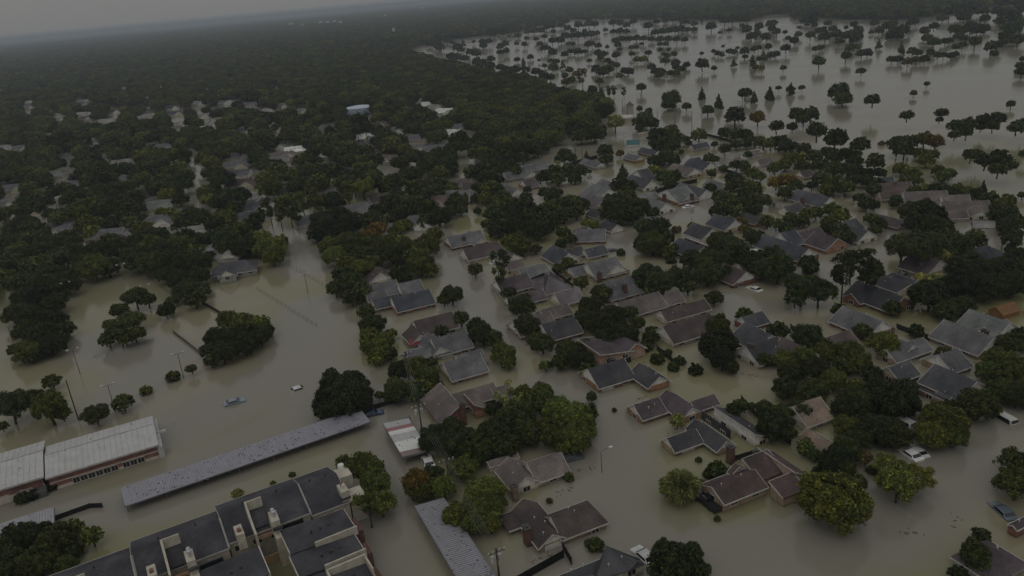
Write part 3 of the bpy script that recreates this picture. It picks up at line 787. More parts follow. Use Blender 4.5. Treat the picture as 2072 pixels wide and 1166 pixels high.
    span = max(abs(q[2] - q[1]) + abs(q[4] - q[3]) for q in W_) / 2
    HOUSE_PX.append((px, py, span * F / depth(root.location.x, root.location.y) * .55))
    if label.startswith('*'):
        auto(root, label[1:], px, py, group or 'houses half hidden in the trees', cat)
    else: tag(root, label, cat, group or 'flooded single-storey houses')
    return root

def build_houses():
    H = house
    H('T-shaped brown roofed brick house with street-side chimney and white gables, nearest the bottom centre', 'brown', 'tanbrick',
      [('gv', [1042, 1030, 1147, 1083, 1089, 1109]), ('ju', [1101, 1042, 1228, 1052, 1135, 1093]), ('hu', [1006, 1042, 1064, 1060])], ez=1.15, chim=[(1066, 1078, .9)], near=1, garage=1, vents=5)
    H('taupe roofed cream house with twin white gables, a car parked behind it', 'taupe', 'cream',
      [('gv', [1000, 950, 1096, 972]), ('gu', [1052, 938, 1155, 952]), ('gu', [982, 935, 1052, 926])], ez=1.25, chim=[(1040, 988, .6)], near=1)
    H('slate grey house cut by the bottom edge with a small white gable', 'slate', 'cream',
      [('gu', [1095, 1175, 1243, 1142]), ('hv', [1195, 1172, 1304, 1140]), ('gu', [1180, 1200, 1240, 1180])], ez=1.5, near=1, vents=4)
    H('maroon shed-roofed tan brick house with the black pickup at its end', 'maroon', 'tanbrick',
      [('gu', [1425, 975, 1548, 979, 1466, 1020], 1.9, 1.2), ('su-', [1532, 925, 1640, 962], 1.7, 1.7), ('sv+', [1500, 945, 1590, 952], 1.9, 1.5), ('sv+', [1555, 985, 1628, 985, 1585, 1008], 1.9, 1.0), ('gv', [1470, 955, 1512, 950], 2.0, 1.0)],
      chim=[(1531, 918, .3)], near=1, vents=2, gable='rose')
    H('charcoal roofed house with white left gable and big brick chimney', 'dark', 'tanbrick',
      [('gu', [1334, 889, 1425, 893]), ('gv', [1386, 866, 1490, 898])], ez=1.2, chim=[(1478, 915, 1.0)], near=1, garage=1)
    H('narrow black roofed house with long white clerestory wall', 'dark', 'white', [('su-', [1440, 838, 1539, 892, 1562, 882], 1.0, 1.5), ('gv', [1420, 838, 1478, 880], .9, .8)], near=1, vents=4)
    H('plum-brown roofed house with white end gables and orange brick', 'plum', 'orange',
      [('gu', [1265, 822, 1352, 832]), ('gv', [1325, 810, 1424, 832]), ('gu', [1385, 815, 1458, 815])], ez=1.2, near=1, vents=5)
    H('tan roofed house, the only tan roof among dark ones', 'tan', 'cream', [('gu', [1571, 826, 1691, 842]), ('gv', [1612, 886, 1741, 925])], ez=1.3, near=1, vents=3)
    H('brown and grey house of tilted roof planes round a tall brick chimney', 'taupe', 'orange',
      [('su+', [852, 808, 928, 835, 888, 858], 1.3, 2.4), ('su-', [943, 812, 985, 820, 960, 836], 1.5, 1.7), ('gu', [902, 802, 1012, 800], 1.6), ('gu', [985, 790, 1040, 800])],
      chim=[(937, 838, 2.3)], near=1, gable='brick')
    H('dark roofed house with a long orange brick front, behind the dark plum roof', 'dark', 'orange', [('gu', [1192, 762, 1276, 762, 1223, 782]), ('gv', [1280, 752, 1348, 773])], ez=1.3, near=1, garage=1)
    H('tall walled brick house with an open patio court', 'plum', 'rose', [('su-', [1190, 690, 1262, 716], 2.2, 1.2), ('gv', [1238, 690, 1301, 705], 2.0)], near=1, gable='orange', chim=[(1238, 730, .4)])
    H('brown roofed cream house with white triangular end, left of the tall dark tree', 'brown', 'cream', [('gu', [1340, 681, 1440, 655, 1367, 694]), ('gu', [1350, 650, 1440, 624])], ez=1.3, near=1)
    H('grey roofed house of three low gables under the oaks', 'taupe', 'grey', [('gu', [1232, 622, 1340, 612, 1275, 640]), ('gu', [1320, 612, 1388, 607])], ez=1.3, near=1)
    H('grey house with steep white left gable and red brick chimney', 'grey', 'white', [('gu', [1197, 582, 1291, 580, 1237, 607], None, 2.9)], ez=1.2, chim=[(1264, 588, 1.6)], near=1)
    H('long grey gabled house with a red chimney between its wings', 'grey', 'tanbrick', [('gu', [1182, 540, 1262, 546, 1207, 564]), ('gv', [1208, 552, 1277, 546]), ('gu', [1151, 549, 1192, 552])], ez=1.25, chim=[(1213, 560, 1.2)], near=1)
    H('blue-grey roofed white house with separate left garage wing', 'navy', 'cream', [('gv', [1118, 511, 1160, 521, 1137, 532]), ('gu', [1172, 511, 1233, 511]), ('gu', [1150, 515, 1182, 514])], ez=1.2, chim=[(1157, 508, 1.2)], near=1)
    H('grey roofed house with orange garage front facing the frame', 'grey', 'orange', [('gu', [1166, 484, 1225, 486]), ('gv', [1150, 472, 1186, 480])], th=-10, ez=1.3, near=1)
    H('beige end-gabled grey roofed house with tall side walls', 'sage', 'sand', [('gu', [1051, 542, 1121, 556, 1062, 564], 1.7, 1.6)], near=1, gable='sand')
    H('purple-brown hipped house with a junk-covered roof corner', 'lilac', 'cream', [('hu', [1070, 566, 1153, 583, 1108, 594]), ('gu', [1110, 601, 1184, 605])], ez=1.3, near=1)
    H('low dark house with two pale roof bands beside the thin pine', 'plum', 'grey', [('gu', [1015, 592, 1082, 578]), ('gu', [1020, 610, 1108, 602])], ez=1.2, near=1)
    H('small pink-fronted roof corner behind the thin pine', 'taupe', 'rose', [('gu', [1022, 535, 1056, 541])], ez=1.2)
    H('grey roofed red brick bungalow facing the flooded channel', 'grey', 'brick', [('gu', [905, 494, 984, 486]), ('gv', [940, 478, 985, 490])], ez=1.2, chim=[(938, 486, 1.0)], near=1)
    H('brown roofed house with a white wall band by the channel', 'brown', 'white', [('gu', [939, 520, 1020, 510]), ('gv', [1000, 505, 1048, 523])], ez=1.2, near=1)
    H('small brown roof with pale gable among round trees', 'brown', 'cream', [('gv', [750, 560, 783, 566])], ez=1.3, near=1)
    H('grey two-winged house with a yellow end wall, left of the channel', 'grey', 'tanbrick', [('gu', [745, 590, 806, 592]), ('gu', [798, 582, 862, 590]), ('gu', [743, 604, 784, 602])], ez=1.2, near=1)
    H('navy roofed house with a low orange front wall', 'navy', 'orange', [('gu', [788, 614, 882, 612]), ('gu', [760, 625, 812, 612])], ez=1.3, near=1)
    H('brown roofed house with a white gable above the red shelter', 'brown', 'white', [('gu', [838, 668, 930, 660]), ('gv', [825, 672, 862, 688])], ez=1.3, near=1)
    H('grey roofed house with a white front gable and tan brick side', 'grey', 'tanbrick', [('gu', [872, 694, 952, 702]), ('gv', [858, 688, 902, 714])], ez=1.3, near=1, garage=1)
    H('flat dark carport wing beside the red shelter', 'grey', 'grey', [('gu', [812, 712, 880, 722], 1.3, .5)], name='garage', cat='garage')
    H('long grey house with pinkish brick corner in the treeline', 'grey', 'rose', [('gu', [905, 756, 986, 750]), ('gu', [925, 735, 985, 728])], ez=1.2, near=1)
    H('black and red gabled house under the umbrella pines', 'dark', 'brick', [('gv', [1727, 588, 1832, 620]), ('gu', [1725, 600, 1765, 606])], ez=1.3, near=1, gable='brick')
    H('white-edged low house with a sunken dark patio roof', 'dark', 'cream', [('gv', [1778, 571, 1855, 580], 1.3, 1.0), ('su+', [1792, 560, 1856, 574], 1.5, .7)], near=1)
    H('broad grey roofed compound, largest roof of the right side', 'grey', 'tanbrick', [('gv', [1905, 670, 2012, 706], 1.3, 2.6), ('gu', [1870, 722, 1962, 742]), ('gu', [1800, 726, 1890, 706]), ('gv', [1808, 697, 1850, 712])], near=1, vents=4)
    H('grey gable roofed house with a brick chimney, right of the compound', 'sage', 'brick', [('gv', [1962, 645, 2040, 675]), ('gu', [2008, 682, 2060, 668])], ez=1.4, chim=[(1992, 678, 1.0)], near=1)
    H('navy roofed L-shaped house with a red brick side wall', 'slate', 'brick', [('gv', [1885, 770, 1990, 790]), ('gu', [1793, 754, 1860, 758]), ('gv', [1852, 778, 1915, 812])], ez=1.3, near=1, gable='cream', vents=4)
    H('yellowish walled low house end at the trees', 'grey', 'sand', [('gv', [1888, 800, 1934, 806])], ez=1.2, near=1)
    H('dark hipped roof cut by the bottom right corner', 'plum', 'grey', [('hv', [1978, 1096, 2085, 1140, 2010, 1180], 1.5)], near=1)
    H('brick house end at the right edge above the corner roof', 'plum', 'brick', [('gu', [2038, 1062, 2105, 1050], 1.4)], near=1)
    H('blue hipped roof house in front of the sparse umbrella tree', 'navy', 'orange', [('hu', [1966, 515, 2034, 518]), ('gu', [1922, 528, 1972, 528])], th=30, ez=1.4, near=1)
    H('dark low house with a long pale ridge line, left of the blue hipped roof', 'plum', 'rose', [('gv', [1838, 546, 1930, 540]), ('gv', [1862, 530, 1925, 520])], ez=1.3, near=1)
    H('pale brown ranch house with wide gabled porch', 'taupe', 'cream', [('gu', [1909, 430, 2010, 428]), ('gv', [1960, 428, 2000, 436]), ('gu', [1915, 438, 1962, 440])], th=-11, ez=1.4, near=1)
    H('long grey-brown roofed house behind the dark round tree', 'taupe', 'cream', [('gu', [1833, 410, 1920, 404]), ('gu', [1895, 402, 1968, 412])], th=-11, ez=1.4, near=1)
    H('pinkish tiled roof house with a dark chimney at the hedge', 'rust', 'rose', [('gu', [1778, 392, 1850, 386]), ('gu', [1782, 402, 1835, 400])], th=-5, ez=1.4, chim=[(1811, 378, 1.2)], near=1, gable='rose')
    H('small dark blue roof tucked behind the pinkish roof', 'navy', 'brick', [('gu', [1765, 370, 1812, 370])], th=-8, ez=1.4)
    H('small tin-roofed house awash to its eaves', 'pale', 'grey', [('gu', [1972, 456, 2012, 460], .5, 1.0)], th=-25)
    H('brown roofed house end above the curved avenue', 'brown', 'tanbrick', [('gv', [1775, 440, 1824, 458])], ez=1.3)
    H('brown roofed house with warm orange end wall', 'plum', 'orange', [('gv', [1640, 487, 1703, 497]), ('gu', [1610, 482, 1672, 474])], ez=1.5, near=1, gable='orange')
    H('navy roofed house with a dark brick chimney and white tent gable', 'navy', 'brick', [('gv', [1543, 490, 1638, 520]), ('gu', [1560, 480, 1625, 492])], ez=1.4, chim=[(1571, 506, 1.5)], near=1)
    H('dark roofed house with a white front gable by the avenue', 'slate', 'cream', [('gv', [1700, 470, 1762, 482]), ('gu', [1690, 455, 1745, 462])], ez=1.3, near=1)
    H('maroon gabled house with a white front gable half under oaks', 'maroon', 'brick', [('gv', [1450, 548, 1518, 566]), ('gu', [1490, 538, 1530, 548])], ez=1.3, near=1)
    H('dark blue roofed house with a long red brick wall', 'navy', 'brick', [('gv', [1358, 500, 1440, 512]), ('su+', [1385, 480, 1438, 500], 2.0, .5)], ez=1.2, near=1)
    H('dark gabled house with a cream wall stripe beside the pond', 'dark', 'cream', [('gv', [1384, 470, 1462, 474])], ez=1.4, near=1)
    H('navy roofed house with a yellow side wall right of the pond', 'navy', 'sand', [('gv', [1436, 450, 1500, 458])], ez=1.4, near=1)
    H('orange-trimmed dark roof behind the rust bush', 'dark', 'orange', [('gv', [1488, 438, 1548, 448])], ez=1.3)
    H('sage roofed house with brick ends facing the pond', 'sage', 'orange', [('gu', [1345, 390, 1394, 408]), ('gv', [1350, 398, 1402, 404])], ez=1.3, chim=[(1400, 400, 1.2), (1344, 400, 1.0)], near=1)
    H('pale grey roofed house with a white eave stripe, left of the sage roof', 'sage', 'white', [('gv', [1296, 408, 1352, 424]), ('gu', [1291, 402, 1335, 398])], ez=1.2, near=1)
    H('dark grey house with twin white gable ends', 'slate', 'white', [('gv', [1276, 365, 1320, 378]), ('gu', [1278, 355, 1322, 362])], ez=1.2, near=1)
    H('brown-grey roof in front of the green round tree', 'taupe', 'rose', [('gv', [1358, 343, 1412, 352])], ez=1.3, near=1)
    H('navy roofed house with a wide pale gable front', 'navy', 'cream', [('gv', [1393, 332, 1444, 340]), ('gu', [1395, 326, 1415, 330])], ez=1.3, near=1)
    H('grey roofed house with a pale left edge near the canopy', 'grey', 'orange', [('gv', [1262, 318, 1303, 322])], ez=1.2)
    H('small blue-grey roof right of the teal canopy', 'navy', 'orange', [('gv', [1295, 305, 1335, 312])], ez=1.3)
    H('slate roofed house with a white gable at its right', 'slate', 'white', [('gv', [1376, 382, 1432, 397])], ez=1.2, near=1)
    H('dark grey roof beside the small pool trees', 'grey', 'grey', [('gv', [1425, 372, 1472, 378])], ez=1.2)
    H('blue-grey roof at the top bend of the street', 'navy', 'cream', [('gu', [1395, 300, 1438, 296])], ez=1.3)
    H('long pale flat roofed shed with dark solar strip', 'pale', 'white', [('gu', [1484, 318, 1545, 306], 1.3, .5)], ez=1.2)
    H('white-edged roofs by the hedge at the water', 'taupe', 'white', [('gu', [1523, 330, 1568, 328]), ('gu', [1500, 316, 1545, 312])], ez=1.3)
    H('small brown roof among yellow-green bushes', 'brown', 'tanbrick', [('gu', [1615, 352, 1642, 356])], ez=1.2)
    H('long white-walled navy roofed house with a red chimney', 'slate', 'white', [('gv', [1604, 398, 1688, 412]), ('gu', [1572, 425, 1632, 424]), ('su-', [1561, 406, 1600, 420], 1.6, .5)], ez=1.3, chim=[(1624, 408, 1.2)], near=1)
    H('sage roofed two-storey house with a striped verandah', 'sage', 'grey', [('gv', [1190, 384, 1240, 394], 2.0)], near=1)
    H('grey roof behind the conical cypress', 'grey', 'grey', [('gv', [1214, 370, 1246, 378])], ez=1.3)
    H('plum roofed house with pale brick court wall', 'lilac', 'rose', [('gv', [1178, 400, 1222, 416])], ez=1.2, near=1)
    H('dark roof beyond the court wall', 'dark', 'cream', [('gv', [1186, 432, 1232, 436])], ez=1.2)
    H('dark roof with a white gable under the big oak', 'dark', 'white', [('gv', [1215, 455, 1258, 462])], ez=1.2)
    H('plum roof house with orange front by the lone oak', 'plum', 'orange', [('gu', [1052, 372, 1088, 376])], ez=1.2)
    H('pale roof with bright white walls left of the lone oak', 'grey', 'white', [('gv', [1012, 378, 1052, 390])], ez=1.2)
    H('grey roof at the dark fence below the pond lawn', 'grey', 'grey', [('gv', [1177, 328, 1222, 336])], ez=1.2)
    H('small grey roof at the left end of the dark fence', 'pale', 'grey', [('gu', [1118, 338, 1140, 338])], ez=1.2)
    H('dark hip-roofed park pavilion with a small white gable', 'slate', 'grey', [('hu', [428, 550, 520, 545], 2.0, 2.4), ('gv', [446, 545, 478, 556], 2.2, 1.6)], th=12, name='pavilion', cat='pavilion', near=1, vents=1)
    # the suburb under the trees, left and upper left
    FAR = [(204, 322, 40, 'grey', 'white', -55), (330, 298, 46, 'grey', 'cream', 5), (235, 377, 36, 'dark', 'grey', 0), (300, 392, 44, 'navy', 'white', -40), (322, 416, 44, 'sage', 'white', 10), (475, 318, 44, 'slate', 'white', -20),
           (478, 335, 46, 'grey', 'cream', 0), (485, 352, 50, 'slate', 'white', -8), (486, 372, 56, 'brown', 'cream', 2), (525, 398, 50, 'pale', 'white', -10), (545, 410, 44, 'navy', 'white', -5), (122, 462, 46, 'grey', 'white', -20), (140, 505, 30, 'grey', 'white', 0), (215, 490, 40, 'rust', 'cream', 0),
           (58, 218, 26, 'lilac', 'grey', 10), (118, 234, 20, 'pale', 'white', 0), (176, 240, 18, 'brown', 'grey', 0), (216, 246, 16, 'pale', 'white', 0), (355, 230, 30, 'navy', 'cream', 5), (300, 236, 20, 'pale', 'cream', 10), (360, 252, 18, 'pale', 'white', 30), (408, 236, 14, 'pale', 'white', 0), (438, 250, 16, 'pale', 'white', -20), (140, 316, 26, 'grey', 'white', 30), (170, 205, 22, 'lilac', 'grey', 15),
           (665, 258, 50, 'grey', 'cream', 15), (770, 252, 32, 'brown', 'rose', -20), (806, 264, 32, 'grey', 'white', -25), (734, 279, 28, 'white', 'white', 5), (738, 296, 38, 'slate', 'grey', -5), (563, 296, 32, 'sage', 'white', -10), (598, 304, 24, 'white', 'white', 8), (572, 315, 46, 'taupe', 'rose', 5), (560, 325, 50, 'sage', 'cream', 8), (784, 322, 44, 'taupe', 'grey', -30), (768, 310, 36, 'brown', 'cream', -30),
           (846, 300, 36, 'grey', 'white', -20), (886, 302, 42, 'grey', 'white', -22), (850, 280, 30, 'lilac', 'cream', -25), (928, 258, 34, 'grey', 'cream', 10), (958, 272, 32, 'taupe', 'white', 5), (914, 270, 18, 'white', 'white', -20), (660, 390, 40, 'taupe', 'cream', 10), (720, 424, 56, 'grey', 'cream', 22), (630, 446, 54, 'grey', 'white', 22), (588, 388, 36, 'slate', 'cream', 10), (512, 420, 50, 'navy', 'white', 5), (845, 448, 40, 'grey', 'white', -15),
           (935, 372, 50, 'taupe', 'cream', 2), (965, 378, 30, 'brown', 'rose', 5), (775, 402, 30, 'brown', 'brick', 20), (885, 406, 26, 'rust', 'cream', -25), (925, 396, 30, 'sage', 'grey', -20), (610, 225, 26, 'sage', 'cream', 0), (540, 225, 24, 'pale', 'cream', 0), (505, 212, 24, 'lilac', 'white', 8), (455, 208, 16, 'pale', 'white', 0), (1022, 278, 24, 'sage', 'white', -5),
           (850, 205, 16, 'pale', 'white', 0), (870, 212, 20, 'white', 'white', -15), (882, 218, 18, 'pale', 'white', -15), (900, 226, 16, 'white', 'white', -15), (1046, 355, 26, 'grey', 'grey', 20), (1080, 340, 26, 'grey', 'grey', 20), (500, 440, 30, 'slate', 'cream', 20), (45, 300, 24, 'grey', 'cream', 10), (590, 345, 34, 'grey', 'cream', 0), (640, 315, 26, 'grey', 'grey', 0),
           (57, 208, 22, 'pale', 'grey', 0), (162, 199, 20, 'grey', 'white', 0), (122, 240, 18, 'pale', 'white', 10), (162, 234, 14, 'pale', 'cream', 0), (233, 226, 18, 'brown', 'white', 0), (297, 199, 18, 'pale', 'white', 0), (351, 218, 20, 'navy', 'white', 0), (402, 209, 16, 'pale', 'white', 0), (473, 201, 20, 'lilac', 'white', 0),
           (571, 214, 20, 'sage', 'white', 0), (326, 176, 12, 'pale', 'white', 0), (470, 162, 14, 'pale', 'white', 0), (32, 381, 26, 'grey', 'cream', 0), (8, 300, 20, 'pale', 'white', 0), (111, 354, 26, 'sage', 'white', 0), (149, 374, 26, 'grey', 'cream', 0), (17, 412, 26, 'sage', 'grey', 0), (169, 384, 30, 'grey', 'grey', 5), (250, 330, 34, 'pale', 'white', 5), (250, 362, 30, 'grey', 'white', -30),
           (87, 430, 24, 'pale', 'white', 0), (60, 434, 30, 'slate', 'cream', 10), (143, 508, 26, 'grey', 'white', 0), (222, 474, 26, 'grey', 'cream', 0), (233, 452, 24, 'pale', 'white', 0), (382, 470, 26, 'pale', 'grey', 0), (318, 446, 26, 'grey', 'white', 0), (446, 512, 26, 'pale', 'grey', 0), (190, 290, 22, 'grey', 'white', 0), (270, 270, 22, 'grey', 'cream', 0), (100, 275, 20, 'lilac', 'white', 0), (500, 262, 26, 'grey', 'white', 0), (560, 262, 26, 'taupe', 'cream', 0), (700, 345, 30, 'grey', 'cream', 10), (820, 372, 26, 'grey', 'white', -15), (420, 180, 12, 'pale', 'white', 0), (250, 180, 12, 'pale', 'white', 0), (560, 180, 14, 'grey', 'white', 0), (80, 175, 14, 'grey', 'white', 0)]
    WD = {'white': 'white-walled', 'cream': 'cream-walled', 'grey': 'grey-walled', 'rose': 'pinkish-walled', 'brick': 'brick-walled'}
    for (x, y, w_, rf, wl, th) in FAR:
        rng = random.Random(x * 7 + y)
        d = depth(*gp(x, y, 2)); m_ = w_ / F * d                      # width in metres
        m_ = max(12, min(24, m_)); X, Y = gp(x, y, 1.6); t = math.radians(th)
        def C(u, v): 
            a = pj(X + u * math.cos(t) - v * math.sin(t), Y + u * math.sin(t) + v * math.cos(t), 1.6); return [a[0], a[1]]
        g = 'gu' if rng.random() < .7 else 'hu'
        wings = [(g, C(-m_ / 2, -4) + C(m_ / 2, 4), 1.6)]
        if rng.random() < .7: wings.append(('gv', C(m_ * .05, -7) + C(m_ * .05 + 7.5, 3), 1.6))
        H('*%s %s-roofed house' % (WD[wl], rf), rf, wl, wings, th=th, gable=wl if wl in ('white', 'cream') else 'white')
    # far buildings on the edge of the haze
    for (x, y, w_, h_) in ((590, 55, 9, 12), (613, 57, 5, 6), (650, 52, 9, 6), (664, 51, 7, 6), (678, 50, 7, 5), (690, 53, 6, 6), (855, 21, 8, 8), (798, 74, 5, 5), (780, 38, 5, 4), (1640, 9, 12, 4)):
        X, Y = gp(x, y, 0); d = depth(X, Y); hw = w_ / F * d / 2; hh = 9 + h_ * .25
        root = empty('far_building', (X, Y, 0), .2)
        mb = MB(); mb.box(-hw, hw, -hw * .6, hw * .6, 0, hh + 8); mb.build('wall', 'painted', root, (.6, .58, .55))
        mb = MB(); mb.box(-hw - .3, hw + .3, -hw * .6 - .3, hw * .6 + .3, hh + 8, hh + 8.6); mb.build('roof', 'painted', root, (.5, .5, .5))
        auto(root, 'tiny pale building in the far haze', x, y, 'pale buildings in the far haze', 'building')
# ------------------------------------------------------------------ large buildings
def frame_root(name, th, px, py, z):
    t = math.radians(th); X, Y = gp(px, py, z); return empty(name, (X, Y, 0), t), t, X, Y
def loc_of(t, X, Y):
    def f(px, py, z):
        x, y = gp(px, py, z); x -= X; y -= Y
        return x * math.cos(t) + y * math.sin(t), -x * math.sin(t) + y * math.cos(t)
    return f
def apartments():
    t = math.radians(28)
    root = empty('apartment_block', (0, 0, 0), t); tag(root, 'two-storey apartment block with stepped charcoal roofs and cream walls at the bottom left', 'apartment block')
    # ---- long back range, in steps
    segs = [(-24, -7.0, 101.0, 111.6, 4.3), (-7.0, 5.2, 102.2, 112.6, 4.5), (5.2, 17.3, 102.9, 113.7, 4.7), (17.3, 23.2, 102.4, 113.9, 4.45)]
    for i, (u0, u1, v0, v1, e) in enumerate(segs):
        r_, f_, g_ = MB(), MB(), []
        roof_gable(r_, f_, g_, u0, u1 - .02, v0, v1, e, 1.9, 'u', o=.02 if i else .1, t=.2)
        rf = r_.build('roof', 'shingle', root, (.058, .058, .066)); f_.build('fascia', 'painted', rf, (.42, .40, .36)); [q.build('gable', 'painted', root, (.55, .51, .42)) for q in g_]
        w = MB(); w.box(u0 + .1, u1 - .12, v0 + .1, v1 - .3, -1.5, e - .05); w.build('wall', 'painted', root, (.50, .46, .38))
        s = MB(); s.box(u1 - .16, u1 + .06, v0 - .1, v0 + 5.6, e - .3, e + .12) if False else s.hexa([(u1 - .2, v0, e - .25), (u1 + .03, v0, e - .25), (u1 + .03, (v0 + v1) / 2, e + 1.7), (u1 - .2, (v0 + v1) / 2, e + 1.7), (u1 - .2, v0, e + .16), (u1 + .03, v0, e + .16), (u1 + .03, (v0 + v1) / 2, e + 2.08), (u1 - .2, (v0 + v1) / 2, e + 2.08)])
        if i < 3: s.build('parapet', 'painted', root, (.30, .29, .27))
        for k in range(2):
            u = u0 + (u1 - u0) * (.3 + .42 * k); v = (v0 + v1) / 2 + .8
            o = link('roof_vent', WIN['vent'], root, (.05, .05, .05)); o.location = (u, v, e + 1.45); o.scale = (1.6, 1.6, 1.3)
        for k in range(int((u1 - u0) / 2.6)):
            w_ = link('window', WIN['frame'], root, (.6, .58, .5)); w_.location = (u0 + 1.3 + k * 2.6, v0 + .1, e - 1.3); link('pane', WIN['pane'], w_)
    cream = (.50, .465, .385)
    # ---- stair courts cut into the front slope
    for (u, v, w_, e) in ((8.8, 100.4, 2.5, 4.7), (-3.1, 98.9, 2.5, 4.5), (-15.2, 98.0, 2.5, 4.3)):
        b = MB(); b.box(u, u + w_, v + 6.1, v + 6.3, e - 1, e + 3.3); b.box(u, u + .3, v + .6, v + 6.1, -1, e + 1.15)
        b.hexa([(u, v + 2, e + 1.15), (u + .3, v + 2, e + 1.15), (u + .3, v + 6.1, e + 1.15), (u, v + 6.1, e + 1.15), (u, v + 2.2, e + 1.2), (u + .3, v + 2.2, e + 1.2), (u + .3, v + 6.1, e + 3.3), (u, v + 6.1, e + 3.3)])
        b.build('court_wall', 'painted', root, cream)
        b = MB(); b.hexa([(u + .3, v + 3.0, e + .35), (u + w_, v + 3.0, e + .35), (u + w_, v + 6.1, e + 1.6), (u + .3, v + 6.1, e + 1.6), (u + .3, v + 3.0, e + .5), (u + w_, v + 3.0, e + .5), (u + w_, v + 6.1, e + 1.75), (u + .3, v + 6.1, e + 1.75)])
        b.build('court_roof', 'shingle', root, (.05, .05, .056))
        for k in range(4):
            b = MB(); b.box(u + .35, u + w_, v + 1.5 + k * .36, v + 1.8 + k * .36, e - .35 - .14 * k, e - .25 - .14 * k); b.build('stair_tread', 'timber', root, (.30, .19, .12))
        b = MB(); b.box(u + .35, u + w_, v + 1.12, v + 1.22, e - .3, e + .25); b.build('rail_board', 'timber', root, (.34, .22, .14))
        b = MB(); b.box(u + w_, u + w_ + 1.15, v - .9, v + .4, -1, e + .2); b.hexa([(u + w_, v + .4, e - .6), (u + w_ + 1.15, v + .4, e - .6), (u + w_ + 1.15, v + 3.4, e - .6), (u + w_, v + 3.4, e - .6), (u + w_, v + .4, e + 2.2), (u + w_ + 1.15, v + .4, e + 2.2), (u + w_ + 1.15, v + 2.2, e + 2.9), (u + w_, v + 2.2, e + 2.9)])
        ch = b.build('chimney', 'painted', root, cream)
        b = MB(); b.box(u + w_ - .05, u + w_ + 1.3, v - .1, v + .35, e + .9, e + 1.3); b.build('chimney_hood', 'shingle', ch, (.06, .06, .066))
        for k in (0, 1):
            b = MB(); b.tube([(u + w_ + .62, v + 1.2 + k * .7, e + 2.5), (u + w_ + .62, v + 1.2 + k * .7, e + 3.25)], [.2, .2], 8); b.tube([(u + w_ + .62, v + 1.2 + k * .7, e + 3.25), (u + w_ + .62, v + 1.2 + k * .7, e + 3.4)], [.3, .26], 8); b.build('flue', 'sheet_metal', ch, (.5, .5, .52))
        # timber decks to the right of the chimney, with clutter
        uu = u + w_ + 1.4
        v += 2.2
        b = MB(); b.box(u - 2.4, u - 1.3, v - 1.4, v + 1.2, e - .6, e + 1.9); c2 = b.build('chimney', 'painted', root, cream)
        b = MB(); b.box(u - 2.1, u - 1.6, v - .7, v + .0, e + 1.91, e + 2.2); b.build('flue', 'sheet_metal', c2, (.16, .075, .07))
        b = MB(); b.box(uu, uu + 3.6, v - 1.6, v + .2, e - 2.5, e - 2.32); b.build('balcony_floor', 'timber', root, (.26, .22, .18))
        for k in range(3):
            b = MB(); b.box(uu, uu + 3.6, v - 1.72, v - 1.62, e - 2.3 + k * .38, e - 2.02 + k * .38); b.build('balcony_board', 'timber', root, (.36, .23, .14))
        for k in range(3):
            b = MB(); b.box(uu + .2 + k * 1.1, uu + .75 + k * 1.1, v - 1.2, v - .7, e - 2.3, e - 1.7); b.build('ac_unit', 'painted', root, (.5, .5, .48) if k != 1 else (.16, .06, .06))
        b = MB(); b.box(uu, uu + 3.2, v - .1, v + .1, e - 2.3, e - .2); b.build('balcony_door', 'glass', root)
    # ---- right gable end: cream cheek walls, box bay and planter
    b = MB(); b.box(23.2, 25.6, 108.0, 110.9, -1, 5.3); b.box(23.4, 26.0, 103.0, 106.3, -1, 4.0); b.build('end_bay', 'painted', root, cream)
    b = MB(); b.box(23.1, 25.7, 106.3, 108.0, 2.6, 2.8); b.build('bay_roof', 'shingle', root, (.05, .05, .056))
    b = MB(); b.box(22.2, 23.4, 102.6, 105.0, 4.4, 6.3); ch = b.build('chimney', 'painted', root, cream)
    b = MB(); b.box(22.1, 23.5, 102.5, 103.2, 4.9, 5.2); b.build('chimney_hood', 'shingle', ch, (.06, .06, .066))
    for k in (0, 1):
        b = MB(); b.tube([(22.8, 103.6 + k * .7, 6.3), (22.8, 103.6 + k * .7, 6.9)], [.2, .2], 8); b.build('flue', 'sheet_metal', ch, (.25, .10, .10) if k else (.6, .6, .6))
    b = MB(); b.tube([(24.7, 110.9, 5.3), (24.7, 110.9, 5.9)], [.55, .5], 10); b.build('satellite_dish', 'painted', root, (.7, .7, .7))
    # ---- lower court blocks in front
    b2 = [(12.4, 21.4, 94.9, 100.9, 4.9), (12.2, 20.9, 89.9, 94.9, 4.5), (12.0, 20.4, 83.0, 89.7, 4.1)]
    for i, (u0, u1, v0, v1, e) in enumerate(b2):
        b = MB(); b.hexa([(u0 - .3, v0, e - .15), (u1 + .3, v0, e - .75), (u1 + .3, v1 - .02, e - .55), (u0 - .3, v1 - .02, e + .05), (u0 - .3, v0, e + .05), (u1 + .3, v0, e - .55), (u1 + .3, v1 - .02, e - .35), (u0 - .3, v1 - .02, e + .25)])
        rf = b.build('roof', 'shingle', root, (.060, .060, .068)); 
        b = MB(); b.box(u0 - .4, u0 - .3, v0, v1 - .04, e - .3, e + .3); b.box(u1 + .3, u1 + .38, v0, v1 - .04, e - .85, e - .3); b.build('fascia', 'painted', rf, (.55, .52, .45))
        b = MB(); b.box(u0, u1, v0 + .1, v1 - .1, -1.2, e - .8); b.build('wall', 'painted', root, (.46, .40, .32))
